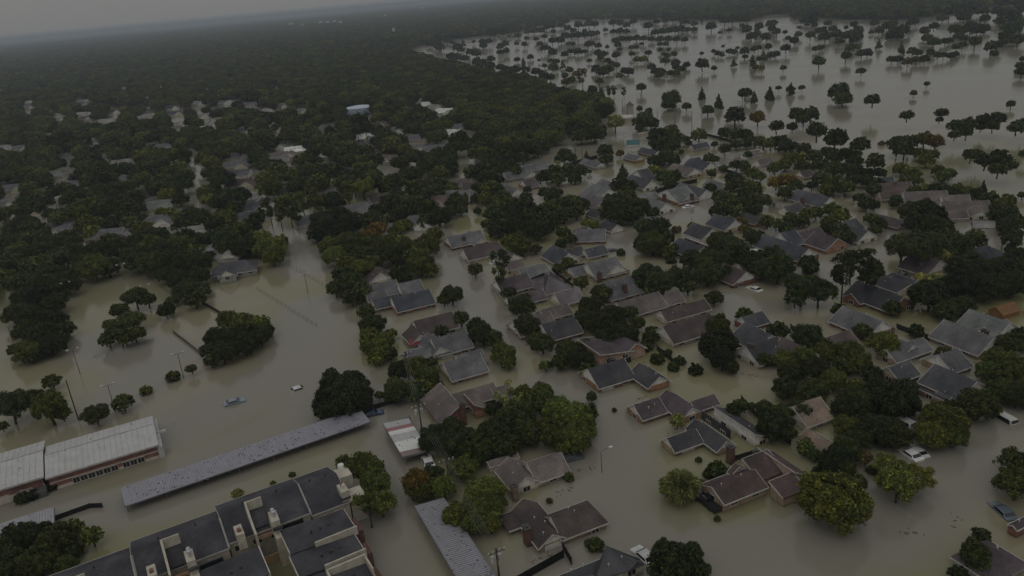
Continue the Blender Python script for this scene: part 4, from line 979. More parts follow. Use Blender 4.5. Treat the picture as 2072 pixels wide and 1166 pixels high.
        if i < 2:
            b = MB(); b.box(u0 + 3.2, u1 + .4, v0 - .12, v0 + .12, e - 1.0, e + .38); b.build('parapet', 'painted', root, cream)
        else:
            b = MB(); b.box(u0 + 3.2, u1 + .4, v1 - 1.3, v1 - 1.05, e - 1.0, e + 1.0); b.box(u0 + 3.2, u0 + 3.45, v1 - 4.2, v1 - 1.3, e - 1, e + .9); b.box(u1 + .15, u1 + .4, v1 - 4.2, v1 - 1.3, e - 1, e + .7); b.build('parapet', 'painted', root, cream)
        b = MB(); b.box(u1 + .4, u1 + 1.5, v0 + 1.2, v1 - 1.2, -1, e - 1.6); b.build('balcony', 'masonry', root, (.17, .10, .085))
        for k in range(3):
            o = link('roof_vent', WIN['vent'], root, (.04, .04, .04)); o.location = (u0 + 3.5 + k * 1.4, (v0 + v1) / 2 + .3 * k, e - .15 - .25 * k); o.scale = (1.7, 1.7, 1.2)
        for k in range(3):
            w_ = link('window', WIN['frame'], root, (.6, .58, .5)); w_.location = (u1 + .002, v0 + 1 + k * 1.6, e - 2.0); w_.rotation_euler = (0, 0, math.pi / 2); link('pane', WIN['pane'], w_)
    b3 = [(-4.2, 8.4, 93.0, 99.6, 4.6), (-4.4, 8.2, 84.0, 92.9, 4.2)]
    for i, (u0, u1, v0, v1, e) in enumerate(b3):
        b = MB(); b.hexa([(u0 - .3, v0, e - .7), (u1 + .3, v0, e - .2), (u1 + .3, v1, e), (u0 - .3, v1, e - .5), (u0 - .3, v0, e - .5), (u1 + .3, v0, e), (u1 + .3, v1, e + .2), (u0 - .3, v1, e - .3)])
        rf = b.build('roof', 'shingle', root, (.060, .060, .068))
        b = MB(); b.box(u1 + .3, u1 + .42, v0, v1, e - .4, e + .26); b.build('fascia', 'painted', rf, (.60, .57, .50))
        b = MB(); b.box(u0, u1, v0 + .1, v1 - .1, -1.2, e - .8); b.build('wall', 'painted', root, (.46, .40, .32))
        for k in range(2):
            o = link('roof_vent', WIN['vent'], root, (.04, .04, .04)); o.location = (u0 + 8.5 + k * 1.3, (v0 + v1) / 2 + .3 * k, e - .25); o.scale = (1.7, 1.7, 1.2)
    b = MB(); b.box(8.9, 12.3, 101.2, 101.45, -.6, 1.4); b.build('timber_wall', 'timber', root, (.42, .30, .16))

def school():
    th = 26.5; t = math.radians(th)
    X, Y = gp(96, 965, 2.9); root = empty('school_building', (X, Y, 0), t); tag(root, 'low white-roofed brick school building with a stepped roof joint at the left edge', 'school')
    L = loc_of(t, X, Y)
    r1 = L(316, 897, 2.9)[0]; d1 = 11.4
    for i, (u0, u1, v0, v1, e, rise) in enumerate(((0, r1, 0, d1, 2.9, 1.0), (-42, -.9, .6, 13.6, 3.1, 1.2))):
        vm = v0 + (v1 - v0) * .58
        b = MB()
        for (a, za, c_, zc) in ((v0 - .4, e, vm, e + rise), (vm, e + rise, v1 + .4, e + .25)):
            b.hexa([(u0 - .35, a, za - .25), (u1 + .35, a, za - .25), (u1 + .35, c_, zc - .25), (u0 - .35, c_, zc - .25), (u0 - .35, a, za), (u1 + .35, a, za), (u1 + .35, c_, zc), (u0 - .35, c_, zc)])
        rf = b.build('roof', 'sheet_metal', root, (.46, .46, .455))
        n = int((u1 - u0) / .9); b = MB()
        for k in range(1, n):
            x = u0 + (u1 - u0) * k / n
            for (a, za, c_, zc) in ((v0 - .4, e, vm, e + rise), (vm, e + rise, v1 + .4, e + .25)):
                b.hexa([(x, a, za), (x + .05, a, za), (x + .05, c_, zc), (x, c_, zc), (x, a, za + .05), (x + .05, a, za + .05), (x + .05, c_, zc + .05), (x, c_, zc + .05)])
        b.build('roof_seams', 'sheet_metal', rf, (.42, .42, .415))
        b = MB(); b.box(u0 - .35, u1 + .35, vm - .12, vm + .12, e + rise + .002, e + rise + .10); b.build('ridge_cap', 'sheet_metal', rf, (.42, .42, .41))
        b = MB(); b.box(u0, u1, v0, v1, -1.2, e - .30); b.build('wall', 'masonry', root, (.25, .135, .115))
        b = MB(); b.box(u0 - .05, u1 + .05, v0 - .06, v0 - .002, 1.35, 1.55); b.box(u0 - .05, u1 + .05, v0 - .04, v0 - .002, -.4, .55 if i == 0 else 1.3); b.build('stone_band', 'painted', root, (.55, .48, .42))
        b = MB(); b.box(u0 - .36, u1 + .36, v0 - .50, v0 - .40, e - .32, e + .02); b.build('gutter', 'painted', rf, (.45, .42, .40))
        if i == 0:
            for (s0, k) in ((4.0, 6), (12.2, 3), (17.6, 2), (21.2, 2)):
                for j in range(k):
                    u = s0 + j * 1.25
                    if u > u1 - 1: continue
                    w_ = link('window', WIN['frame'], root, (.5, .48, .45)); w_.location = (u, v0 - .062, .72); w_.scale = (.85, 1, 1.1); link('pane', WIN['pane'], w_)
        else:
            for j in range(10):
                b = MB(); b.box(u1 - 1.8 - j * 3.6, u1 - .2 - j * 3.6, v0 - .09, v0 - .062, .9 + (j % 2) * .45, 2.1); b.build('brick_panel', 'masonry', root, (.25, .135, .115))
    b = MB(); b.box(r1 + .002, r1 + .9, -.3, d1 + .3, -1.2, 2.35); b.build('end_wall', 'painted', root, (.50, .50, .50))
    b = MB(); b.box(r1 + .1, r1 + 2.0, 5.5, 5.8, 2.0, 2.5); b.build('door_canopy', 'painted', root, (.60, .60, .60))
    for k in range(9):
        o = link('roof_vent', WIN['vent'], root, (.35, .35, .34)); o.location = (-30 + k * 6.2 + (k % 3), 4.5 + (k % 4) * 1.7, 3.55)
    b = MB(); b.box(-2.4, -.6, -1.4, .5, -.5, 1.2); b.build('entry_block', 'painted', root, (.10, .10, .10))

def carport(label, pts, e, col, open_h=1.0, th=None, stripes=None, name='carport', cars=True):
    t = math.radians(th); u0, u1, v0, v1 = rect_uv(pts, t, e); c, s = math.cos(t), math.sin(t); uc, vc = (u0 + u1) / 2, (v0 + v1) / 2
    root = empty(name, (uc * c - vc * s, uc * s + vc * c, 0), t); tag(root, label, 'carport')
    lu, lv = (u1 - u0) / 2, (v1 - v0) / 2; long_u = lu > lv
    sl = .35
    def Z(u, v): return e + (v / lv if long_u else -u / lu) * sl * .5
    b = MB(); P4 = [(-lu, -lv), (lu, -lv), (lu, lv), (-lu, lv)]
    if not stripes:
        b.hexa([(x, y, Z(x, y) - .14) for x, y in P4] + [(x, y, Z(x, y)) for x, y in P4]); rf = b.build('roof', 'sheet_metal', root, col)
    else:
        rf = None; a0 = -lv
        for (fr, cl) in stripes:
            a1 = a0 + 2 * lv * fr; b = MB(); q = [(-lu, a0), (lu, a0), (lu, a1 - .03), (-lu, a1 - .03)]
            b.hexa([(x, y, Z(x, y) - .14) for x, y in q] + [(x, y, Z(x, y)) for x, y in q]); r_ = b.build('roof_panel', 'sheet_metal', root, cl); rf = rf or r_; a0 = a1
    b = MB(); n = int(2 * (lu if long_u else lv) / .42)
    for k in range(n + 1):
        if long_u:
            x = -lu + 2 * lu * k / n; q = [(x - .035, -lv), (x + .035, -lv), (x + .035, lv), (x - .035, lv)]
        else:
            y = -lv + 2 * lv * k / n; q = [(-lu, y - .035), (lu, y - .035), (lu, y + .035), (-lu, y + .035)]
        if not stripes: b.hexa([(x, y, Z(x, y)) for x, y in q] + [(x, y, Z(x, y) + .07) for x, y in q])
    if b.f: b.build('roof_ribs', 'sheet_metal', rf, tuple(x * .8 for x in col))
    b = MB(); b.box(-lu, lu, -lv - .08, -lv - .003, e - .36, e + .02 - sl * .5 if long_u else e + .02); b.box(-lu, lu, lv + .003, lv + .08, e - .36, e + .02); b.box(-lu - .08, -lu - .003, -lv, lv, e - .36, e + .03); b.box(lu + .003, lu + .08, -lv, lv, e - .36, e - .1); b.build('fascia', 'sheet_metal', root, tuple(x * .55 for x in col))
    m = max(2, int(2 * (lu if long_u else lv) / 5.5))
    for k in range(m + 1):
        for q in (-.8, .8):
            x, y = ((-lu + .3 + (2 * lu - .6) * k / m, q * lv) if long_u else (q * lu, -lv + .3 + (2 * lv - .6) * k / m))
            mb = MB(); mb.box(x - .06, x + .06, y - .06, y + .06, -1.5, e - .25); mb.build('post', 'sheet_metal', root, (.2, .2, .2))
    # spots of rust and fixings
    rng = random.Random(9); b = MB()
    for k in range(int(lu * lv * (2.4 if not stripes else .6))):
        x, y = rng.uniform(-lu * .97, lu * .97), rng.uniform(-lv * .95, lv * .95); w_ = rng.uniform(.05, .16)
        b.box(x - w_, x + w_, y - w_ * .6, y + w_ * .6, Z(x, y) - .01, Z(x, y) + .078)
    if b.f: tag(b.build('roof_fixings', 'sheet_metal', rf, (.10, .10, .11)), kind='stuff')
    return root

# ------------------------------------------------------------------ vehicles
def car_profile(kind):
    if kind == 'pickup': return [(-2.75, .55), (-2.75, 1.05), (-.75, 1.05), (-.60, 1.68), (.55, 1.72), (1.15, 1.12), (2.55, 1.0), (2.75, .75), (2.75, .45), (-2.75, .40)]
    if kind == 'van': return [(-2.3, .4), (-2.35, 1.1), (-2.1, 1.75), (.7, 1.78), (1.35, 1.15), (2.2, 1.0), (2.35, .7), (2.35, .4)]
    return [(-2.2, .4), (-2.25, .95), (-1.75, 1.05), (-1.15, 1.42), (.35, 1.45), (1.05, 1.02), (2.1, .88), (2.28, .65), (2.28, .4)]
def car(px, py, dx, dy, col, kind, sink, label, cat='car'):
    X, Y = gp(px, py, .3); x2, y2 = gp(px + dx, py + dy, .3)
    root = empty('parked_car' if kind != 'pickup' else 'pickup_truck', (X, Y, -sink), math.atan2(y2 - Y, x2 - X)); tag(root, label, cat, 'vehicles stranded in the flood')
    pr = car_profile(kind); wd = .92; mb = MB(); n = len(pr)
    def ring(y, f): return [(x * (1 - .02 * f), y * (1 - (.17 if z > 1.12 else 0.0) * 1), z) for x, z in pr]
    Lp, Rp = ring(-wd, 0), ring(wd, 0)
    mb.v = Lp + Rp
    for i in range(n): j = (i + 1) % n; mb.f.append((i, i + n, j + n, j)); mb.m.append(0)
    mb.f.append(tuple(range(n))); mb.f.append(tuple(range(2 * n - 1, n - 1, -1))); mb.m += [0, 0]
    body = mb.build('body', 'car_paint', root, col)
    bv = body.modifiers.new('bevel', 'BEVEL'); bv.width = .07; bv.segments = 2; bv.limit_method = 'ANGLE'
    g = MB()
    def pane(a, b_, yo=0.0, ins=.12, up=.012):
        (x0, z0), (x1, z1) = a, b_
        nx, nz = -(z1 - z0), (x1 - x0); l = math.hypot(nx, nz); nx, nz = nx / l * up, nz / l * up
        if nz < 0: nx, nz = -nx, -nz
        g.quad((x0 + (x1 - x0) * .1 + nx, -wd * .88, z0 + (z1 - z0) * .1 + nz), (x0 + (x1 - x0) * .1 + nx, wd * .88, z0 + (z1 - z0) * .1 + nz), (x0 + (x1 - x0) * .92 + nx, wd * .76, z0 + (z1 - z0) * .92 + nz), (x0 + (x1 - x0) * .92 + nx, -wd * .76, z0 + (z1 - z0) * .92 + nz))
    if kind == 'pickup': pane(pr[5], pr[4]); pane(pr[2], pr[3]); sx = (-.5, .75)
    elif kind == 'van': pane(pr[4], pr[3]); pane(pr[1], pr[2]); sx = (-2.0, .9)
    else: pane(pr[5], pr[4]); pane(pr[2], pr[3]); sx = (-1.45, .75)
    g.build('windscreen', 'glass', root)
    zt = {'pickup': 1.62, 'van': 1.68}.get(kind, 1.37)
    for s_ in (-1, 1):
        g = MB(); y0 = s_ * (wd + .012); y1 = s_ * (wd * .83 + .03)
        g.quad((sx[0], y0, 1.08), (sx[1], y0, 1.08), (sx[1] - .38, y1, zt), (sx[0] + .22, y1, zt)); g.build('side_window', 'glass', root)
    if kind == 'pickup':
        g = MB(); g.box(-2.62, -.85, -.74, .74, 1.051, 1.058); g.build('bed_liner', 'rubber', root)
        for s_ in (-1, 1):
            g = MB(); g.box(-2.7, -.8, s_ * .86 - .05, s_ * .86 + .05, 1.06, 1.14); g.build('bed_rail', 'car_paint', root, col)
        g = MB(); g.box(-2.74, -2.66, -.8, .8, 1.06, 1.14); g.build('tailgate', 'car_paint', root, col)
        for s_ in (-1, 1):
            g = MB(); g.box(.9, 1.05, s_ * 1.0 - .1, s_ * 1.0 + .1, 1.12, 1.28); g.build('mirror', 'car_paint', root, col)
    for x in (-1.4, 1.4):
        for s_ in (-1, 1):
            g = MB(); g.tube([(x, s_ * .74, .34), (x, s_ * .93, .34)], [.34, .34], 12); g.build('wheel', 'rubber', root)

# ------------------------------------------------------------------ poles, fences
def court_light(bx, by, h, label):
    X, Y = gp(bx, by, 0); root = empty('court_light', (X, Y, 0), .5); tag(root, label, 'light pole', 'tall lights round the flooded courts')
    mb = MB(); mb.tube([(0, 0, -1), (0, 0, h)], [.11, .07], 6); mb.build('pole', 'sheet_metal', root, (.12, .12, .12))
    mb = MB(); mb.box(-1.1, 1.1, -.04, .04, h - .05, h + .05); mb.build('crossarm', 'sheet_metal', root, (.2, .2, .2))
    for s_ in (-1, 1):
        mb = MB(); mb.box(s_ * 1.1 - .28, s_ * 1.1 + .28, -.35, .2, h + .052, h + .3); mb.build('lamp_head', 'painted', root, (.45, .45, .44))
def utility_pole(bx, by, h, label, trans=False, z=0):
    X, Y = gp(bx, by, 0); root = empty('utility_pole', (X, Y, 0), .45); tag(root, label, 'utility pole', 'poles of the overhead line')
    mb = MB(); mb.tube([(0, 0, -1.2), (0, 0, h)], [.17, .12], 7); mb.build('pole', 'timber', root, (.07, .055, .045))
    mb = MB(); mb.box(-1.3, 1.3, -.06, .06, h - .7, h - .55); mb.build('crossarm', 'timber', root, (.12, .10, .08))
    for k in (-1.2, -.5, .5, 1.2):
        mb = MB(); mb.tube([(k, 0, h - .55), (k, 0, h - .25)], [.07, .05], 6); mb.build('insulator', 'painted', root, (.75, .75, .72))
    if trans:
        for s_ in (-.55, .55):
            mb = MB(); mb.tube([(s_, .25, h - 2.3), (s_, .25, h - 1.3)], [.28, .28], 10); mb.build('transformer', 'painted', root, (.45, .46, .46))
    return (X, Y, h - .3)
def street_lamp(bx, by, h, label, ang=0.6):
    X, Y = gp(bx, by, 0); root = empty('street_lamp', (X, Y, 0), ang); tag(root, label, 'street lamp', 'street lamps over the flood')
    mb = MB(); mb.tube([(0, 0, -1), (0, 0, h - .3), (.25, 0, h), (1.5, 0, h + .2)], [.08, .06, .05, .04], 6); mb.build('pole', 'sheet_metal', root, (.10, .10, .10))
    mb = MB(); mb.box(1.45, 2.05, -.16, .16, h + .10, h + .26); mb.build('lamp_head', 'painted', root, (.75, .75, .70))
def bare_pole(bx, by, h, label, lean=0.0, r=.1):
    X, Y = gp(bx, by, 0); root = empty('bare_pole', (X, Y, 0)); tag(root, label, 'pole', 'bare poles standing in the flood')
    mb = MB(); mb.tube([(0, 0, -1), (lean, 0, h)], [r, r * .7], 6); mb.build('shaft', 'timber', root, (.07, .06, .05))
    mb = MB(); mb.box(lean - .12, lean + .12, -.12, .12, h + .01, h + .12); mb.build('cap', 'painted', root, (.3, .3, .3))
def fence(pts, h, label, col=(.045, .04, .035), mesh_=False, span=2.6, group='fences just above the flood'):
    P = [gp(x, y, h) for x, y in pts]; X, Y = P[0]
    root = empty('fence', (X, Y, 0)); tag(root, label, 'fence', group)
    posts = []
    for (a, b), (c, d) in zip(P[:-1], P[1:]):
        L = math.hypot(c - a, d - b); n = max(1, min(60, round(L / span)))
        for k in range(n):
            q0 = (a + (c - a) * k / n - X, b + (d - b) * k / n - Y); q1 = (a + (c - a) * (k + 1) / n - X, b + (d - b) * (k + 1) / n - Y)
            posts.append(q0); ln = math.hypot(q1[0] - q0[0], q1[1] - q0[1]); nx, ny = -(q1[1] - q0[1]) / ln * (.015 if mesh_ else .03), (q1[0] - q0[0]) / ln * (.015 if mesh_ else .03)
            mb = MB(); zs = ((-.5, h),) if not mesh_ else ((h - .04, h), (.05, .08))
            for z0, z1 in zs: mb.hexa([(q0[0] + nx, q0[1] + ny, z0), (q1[0] + nx, q1[1] + ny, z0), (q1[0] - nx, q1[1] - ny, z0), (q0[0] - nx, q0[1] - ny, z0), (q0[0] + nx, q0[1] + ny, z1), (q1[0] + nx, q1[1] + ny, z1), (q1[0] - nx, q1[1] - ny, z1), (q0[0] - nx, q0[1] - ny, z1)])
            mb.build('fence_panel' if not mesh_ else 'fence_rail', 'timber', root, col)
    posts.append((P[-1][0] - X, P[-1][1] - Y))
    for (x, y) in posts:
        w_ = .03 if mesh_ else .06; mb = MB(); mb.box(x - w_, x + w_, y - w_, y + w_, -1, h + .06); mb.build('post', 'timber', root, tuple(c * 1.3 for c in col))
def wires(tops, label, off):
    for k, (dx, dz) in enumerate(off):
        mb = MB(); pts = []
        for (a, b) in zip(tops[:-1], tops[1:]):
            for i in range(9):
                f = i / 8; s = -1.0 * 4 * f * (1 - f)
                pts.append((a[0] + (b[0] - a[0]) * f + dx * .9, a[1] + (b[1] - a[1]) * f + dx * .45, a[2] + (b[2] - a[2]) * f + s + dz))
        q = [pts[0]] + [p for i, p in enumerate(pts[1:]) if math.dist(p, pts[i]) > .1]
        mb.tube(q, [.018] * len(q), 4); o = mb.build('power_line', 'painted', None, (.22, .22, .21)); tag(o, label % ['first', 'second', 'third', 'fourth'][k], 'power line', 'overhead wires between the poles')

def pole_h(bx, by, tx, ty):
    """height so that the top shows at ty"""
    X, Y = gp(bx, by, 0); lo, hi = 0.5, 40
    for _ in range(30):
        m_ = (lo + hi) / 2
        if pj(X, Y, m_)[1] > ty: lo = m_
        else: hi = m_
    return lo
def small_things():
    carport('long grey ribbed carport standing across the flooded car park', [258, 985, 252, 1023, 737, 848, 729, 829], 1.7, (.30, .30, .34), th=28.6)
    carport('grey ribbed carport running off the bottom edge under the trees', [864, 1018, 902, 1012, 925, 1172, 992, 1172], 1.7, (.30, .30, .33), th=23)
    carport('narrow carport with grey, red and white roof bands', [795, 857, 826, 844, 815, 926, 852, 905], 1.8, (.3, .3, .3), th=22,
            stripes=[(.13, (.22, .17, .16)), (.28, (.66, .66, .64)), (.20, (.42, .42, .41)), (.12, (.64, .64, .62)), (.10, (.28, .13, .13)), (.17, (.40, .40, .41))])
    carport('pale ribbed carport end at the bottom left corner', [-60, 1092, 0, 1062, 109, 1046, 95, 1074], 1.4, (.34, .34, .36), th=27)
    apartments(); school()
    P = 'pickup'
    car(1431, 1016, -26, -20, (.016, .016, .019), 'pickup', .22, 'black pickup truck beside the maroon-roofed house', 'pickup truck')
    car(475, 812, 30, -8, (.22, .26, .32), 'car', .62, 'grey-blue car alone in open water right of the school', 'car')
    car(753, 836, 18, -4, (.03, .05, .12), 'car', .55, 'blue car by the fence at the end of the long carport', 'car')
    car(604, 783, 24, -8, (.60, .60, .60), 'car', 1.05, 'white car roof awash left of the round dark tree', 'car')
    car(1841, 917, -24, -16, (.75, .75, .75), 'car', .62, 'white car, front one of a pair in the right-hand street', 'car')
    car(1854, 910, -22, -16, (.62, .62, .64), 'car', .75, 'white car, rear one of the pair in the right-hand street', 'car')
    car(2031, 843, -22, -12, (.60, .60, .58), 'van', 1.0, 'white van roof alone in the right-hand street', 'van')
    car(2029, 1031, -20, -18, (.12, .15, .18), 'car', .75, 'dark blue-grey car nearly under water at the right edge', 'car')
    car(1826, 852, -20, -10, (.68, .68, .68), 'van', .8, 'white van under the trees above the white pair', 'van')
    car(1155, 926, 26, -7, (.10, .11, .13), 'car', .55, 'dark car behind the taupe roofed cream house', 'car')
    car(866, 934, -8, -20, (.72, .72, .72), 'car', .5, 'white car in the shade between the rust-tinged tree and the dark wood', 'car')
    car(703, 1041, 22, -4, (.30, .31, .42), 'car', .5, 'lilac-grey car at the corner of the apartment block', 'car')
    car(723, 1031, 20, -6, (.035, .04, .045), 'car', .5, 'black car next to the lilac-grey car', 'car')
    car(1303, 1121, -16, -14, (.55, .55, .55), 'car', .75, 'white van beside the slate house at the bottom edge', 'van')
    car(1526, 583, -14, -5, (.74, .74, .72), 'car', .75, 'white car under the tree by the maroon gabled house', 'car')
    car(1527, 507, -14, -4, (.74, .74, .72), 'car', .7, 'white car beside the navy roofed house with dark chimney', 'car')
    car(1393, 418, 18, -4, (.80, .80, .80), 'car', .55, 'white car in front of the sage roofed house', 'car')
    car(1822, 556, -18, -5, (.05, .05, .055), 'car', .5, 'dark car above the white-edged low house', 'car')
    car(394, 972, 20, -6, (.62, .62, .62), 'van', .25, 'white van sticking out of the long carport', 'van')
    car(440, 955, 18, -5, (.10, .30, .15), 'van', .4, 'green van sticking out of the long carport', 'van')
    car(1005, 530, 10, -2, (.5, .5, .5), 'car', .8, 'silver car nearly hidden by the thin pine', 'car')
    car(1238, 506, 16, -2, (.05, .05, .06), 'car', .7, 'dark car right of the blue-grey roofed house', 'car')
    # red shelter
    X, Y = gp(845, 694, 1); root = empty('red_shelter', (X, Y, 0), math.radians(10)); tag(root, 'small open red shelter beside the brown roof with a white gable', 'shelter')
    mb = MB(); mb.hexa([(-1.9, -1.3, 1.1), (1.9, -1.3, 1.1), (1.9, 1.3, 1.7), (-1.9, 1.3, 1.7), (-1.9, -1.3, 1.2), (1.9, -1.3, 1.2), (1.9, 1.3, 1.8), (-1.9, 1.3, 1.8)]); mb.build('roof', 'painted', root, (.20, .03, .04))
    for a in (-1.7, 1.7):
        for b in (-1.1, 1.1):
            mb = MB(); mb.box(a - .06, a + .06, b - .06, b + .06, -1, 1.1); mb.build('post', 'painted', root, (.3, .3, .3))
    # timber play house
    X, Y = gp(2030, 634, .5); root = empty('playhouse', (X, Y, 0), math.radians(20)); tag(root, 'orange timber playhouse with pointed roof at the right edge', 'playhouse')
    mb = MB(); mb.box(-2.4, 2.4, -1.6, 1.6, -1, 1.5); mb.build('wall', 'timber', root, (.26, .135, .06))
    r_, f_, g_ = MB(), MB(), []; roof_gable(r_, f_, g_, -2.4, 2.4, -1.6, 1.6, 1.5, 1.2, 'u', o=.25, t=.12); rr = r_.build('roof', 'timber', root, (.20, .11, .05)); [q.build('gable', 'timber', root, (.3, .14, .05)) for q in g_]; f_.build('fascia', 'timber', rr, (.36, .20, .09))
    for k in range(5):
        mb = MB(); mb.box(2.6 + k * 1.0, 3.5 + k * 1.0, -1.8, -1.6, -.5, .9); mb.build('deck_board', 'timber', root, (.32, .24, .12))
    # teal canopy, pool court and clubhouse
    X, Y = gp(1281, 292, 1.5); root = empty('shade_canopy', (X, Y, 0), math.radians(-10)); tag(root, 'teal shade canopy inside the fenced pool court', 'canopy')
    mb = MB(); mb.hexa([(-3.2, -2.2, 1.6), (3.2, -2.2, 1.6), (3.2, 2.2, 3.0), (-3.2, 2.2, 3.0), (-3.2, -2.2, 1.75), (3.2, -2.2, 1.75), (3.2, 2.2, 3.15), (-3.2, 2.2, 3.15)]); mb.build('roof', 'painted', root, (.035, .12, .13))
    mb = MB(); mb.box(-1.4, 1.8, -.05, .05, 2.42, 2.6); mb.build('stripe', 'painted', root, (.3, .3, .3))
    for a in (-3, 3):
        for b in (-2, 2):
            mb = MB(); mb.box(a - .07, a + .07, b - .07, b + .07, -1, 1.55 if b < 0 else 2.9); mb.build('post', 'painted', root, (.4, .4, .4))
    def flat(label, pts, th, e, nm, col=(.52, .48, .42)):
        t = math.radians(th); u0, u1, v0, v1 = rect_uv(pts, t, e); c, s = math.cos(t), math.sin(t); uc, vc = (u0 + u1) / 2, (v0 + v1) / 2
        r = empty(nm, (uc * c - vc * s, uc * s + vc * c, 0), t); tag(r, label, 'building')
        lu, lv = (u1 - u0) / 2, (v1 - v0) / 2
        mb = MB(); mb.box(-lu + .3, lu - .3, -lv + .3, lv - .3, -1, e - .3); mb.build('wall', 'painted', r, (.40, .36, .31))
        mb = MB(); mb.box(-lu, lu, -lv, lv, e - .3, e); mb.build('roof', 'painted', r, col)
        mb = MB(); mb.box(-lu, lu, -lv - .06, -lv - .002, e - .4, e + .2); mb.box(-lu - .06, -lu - .002, -lv, lv, e - .4, e + .2); mb.build('parapet', 'painted', r, (.6, .57, .5))
        for k in range(4):
            mb = MB(); mb.box(-lu + 1 + k * lu * .45, -lu + 1.9 + k * lu * .45, -lv + .25, -lv + .298, .3, e - .8); mb.build('window', 'glass', r)
    flat('low white flat-roofed clubhouse at the edge of the wood', [1190, 243, 1282, 232, 1200, 236], -14, 2.2, 'clubhouse')
    flat('small flat grey pool building beside the dark oak', [1290, 270, 1345, 262], 16, 1.6, 'pool_building', (.30, .29, .27))
    X, Y = gp(1275, 232, 0); root = empty('lookout_tower', (X, Y, 0), .3); tag(root, 'small square tower at the end of the clubhouse', 'tower')
    mb = MB(); mb.box(-1.6, 1.6, -1.6, 1.6, -1, 5.5); mb.build('shaft', 'painted', root, (.40, .36, .33))
    mb = MB(); n0 = len(mb.v); mb.v = [(-2, -2, 5.5), (2, -2, 5.5), (2, 2, 5.5), (-2, 2, 5.5), (0, 0, 8.0)]; mb.f = [(3, 2, 1, 0), (0, 1, 4), (1, 2, 4), (2, 3, 4), (3, 0, 4)]; mb.m = [0] * 5; mb.build('roof', 'shingle', root, (.20, .17, .15))
    # water tank
    X, Y = gp(729, 231, 0); root = empty('water_tank', (X, Y, 0)); tag(root, 'wide round water tank with pale lid and blue side among the trees', 'water tank')
    R = 28 / F * depth(X, Y); H = 5.2
    mb = MB(); mb.tube([(0, 0, -1), (0, 0, H)], [R, R], 48); mb.build('shell', 'painted', root, (.27, .34, .41), True)
    mb = MB(); n = 48; mb.v = [(R * 1.01 * math.cos(6.2832 * k / n), R * 1.01 * math.sin(6.2832 * k / n), H + .01) for k in range(n)] + [(R * .5 * math.cos(6.2832 * k / n), R * .5 * math.sin(6.2832 * k / n), H + .8) for k in range(n)] + [(0, 0, H + 1.0)]
    mb.f = [(k, (k + 1) % n, n + (k + 1) % n, n + k) for k in range(n)] + [(n + k, n + (k + 1) % n, 2 * n) for k in range(n)]; mb.m = [0] * len(mb.f); mb.build('lid', 'painted', root, (.50, .58, .66))
    mb = MB(); mb.tube([(0, 0, H - .35), (0, 0, H + .005)], [R * 1.015, R * 1.015], 48); mb.build('rim', 'painted', root, (.42, .55, .68))
    # poles
    h = pole_h(854, 873, 839, 817); A = utility_pole(854, 873, h, 'utility pole with crossarms beside the red and white carport', True)
    B_ = utility_pole(910, 985, pole_h(910, 985, 900, 926), 'utility pole hidden to its top in the roadside trees')
    C_ = utility_pole(1010, 1168, pole_h(1010, 1168, 997, 1110), 'utility pole at the bottom edge right of the ribbed carport', True)
    D_ = utility_pole(828, 770, pole_h(828, 770, 812, 712), 'utility pole in the bright trees above the red and white carport')
    wires([D_, A, B_, C_, (C_[0] + (C_[0] - B_[0]), C_[1] + (C_[1] - B_[1]), C_[2])], '%s overhead wire from the left of the line along the back gardens', [(-.55, 0), (-.2, .1), (.2, .05), (.55, 0)])
    street_lamp(1218, 956, pole_h(1218, 956, 1216, 912), 'street lamp alone in the open water of the bottom street', .3)
    street_lamp(1030, 1120, 1.2, 'stub of a lamp in the water beside the bottom pole', .3) if False else None
    street_lamp(1400, 462, pole_h(1400, 462, 1400, 440), 'thin street lamp in the middle pond', 1.2)
    court_light(162, 756, pole_h(162, 756, 146, 708), 'twin-headed court light in front of the dark tree cluster')
    court_light(234, 834, pole_h(234, 834, 205, 780), 'twin-headed court light behind the school roof')
    court_light(372, 765, pole_h(372, 765, 352, 716), 'twin-headed court light above the middle of the courts')
    court_light(303, 616, pole_h(303, 616, 287, 578), 'twin-headed court light at the far corner of the courts')
    court_light(142, 606, pole_h(142, 606, 127, 573), 'twin-headed court light over the trees at left')
    court_light(252, 566, pole_h(252, 566, 238, 536), 'twin-headed court light by the curb in the trees')
    court_light(623, 592, pole_h(623, 592, 612, 557), 'twin-headed court light beside the chain fence')
    bare_pole(159, 850, pole_h(159, 850, 107, 767) * .97, 'tall dark pole leaning up from behind the school roof', 0, .14)
    bare_pole(27, 693, pole_h(27, 693, 2, 660), 'dark pole in the open water near the left edge')
    bare_pole(1966, 386, 5.0, 'leaning pole by the hedge at the far water', -.8)
    for (x, y, ty, l) in ((1178, 318, 297, 'left one of the thin poles at the dark fence'), (1165, 322, 296, 'right-leaning thin pole at the dark fence'), (1400, 268, 225, 'tall thin pole near the pool court'), (1420, 270, 230, 'second tall thin pole near the pool court'), (1366, 255, 232, 'short thin pole at the far side of the pool court'),
                        (1330, 236, 222, 'small pole in the water behind the dark oak'), (1260, 228, 200, 'thin pole behind the clubhouse'), (1297, 210, 190, 'thin pole below the palm in the far water')):
        bare_pole(x, y, pole_h(x, y, x, ty), l, 0, .16)
    # fences
    fence([(298, 558), (345, 592), (409, 610), (468, 642)], .9, 'dark court fence running down from the far corner to the bright tree', mesh_=True, span=3)
    fence([(409, 609), (468, 643)], .95, 'solid dark screen on the court fence before the bright tree')
    fence([(349, 668), (378, 690), (408, 714)], .8, 'low brown wall between two flooded courts', col=(.13, .11, .09))
    fence([(520, 581), (577, 616), (640, 655)], .8, 'thin chain fence in the open water beside the channel', mesh_=True, col=(.09, .09, .085), span=3)
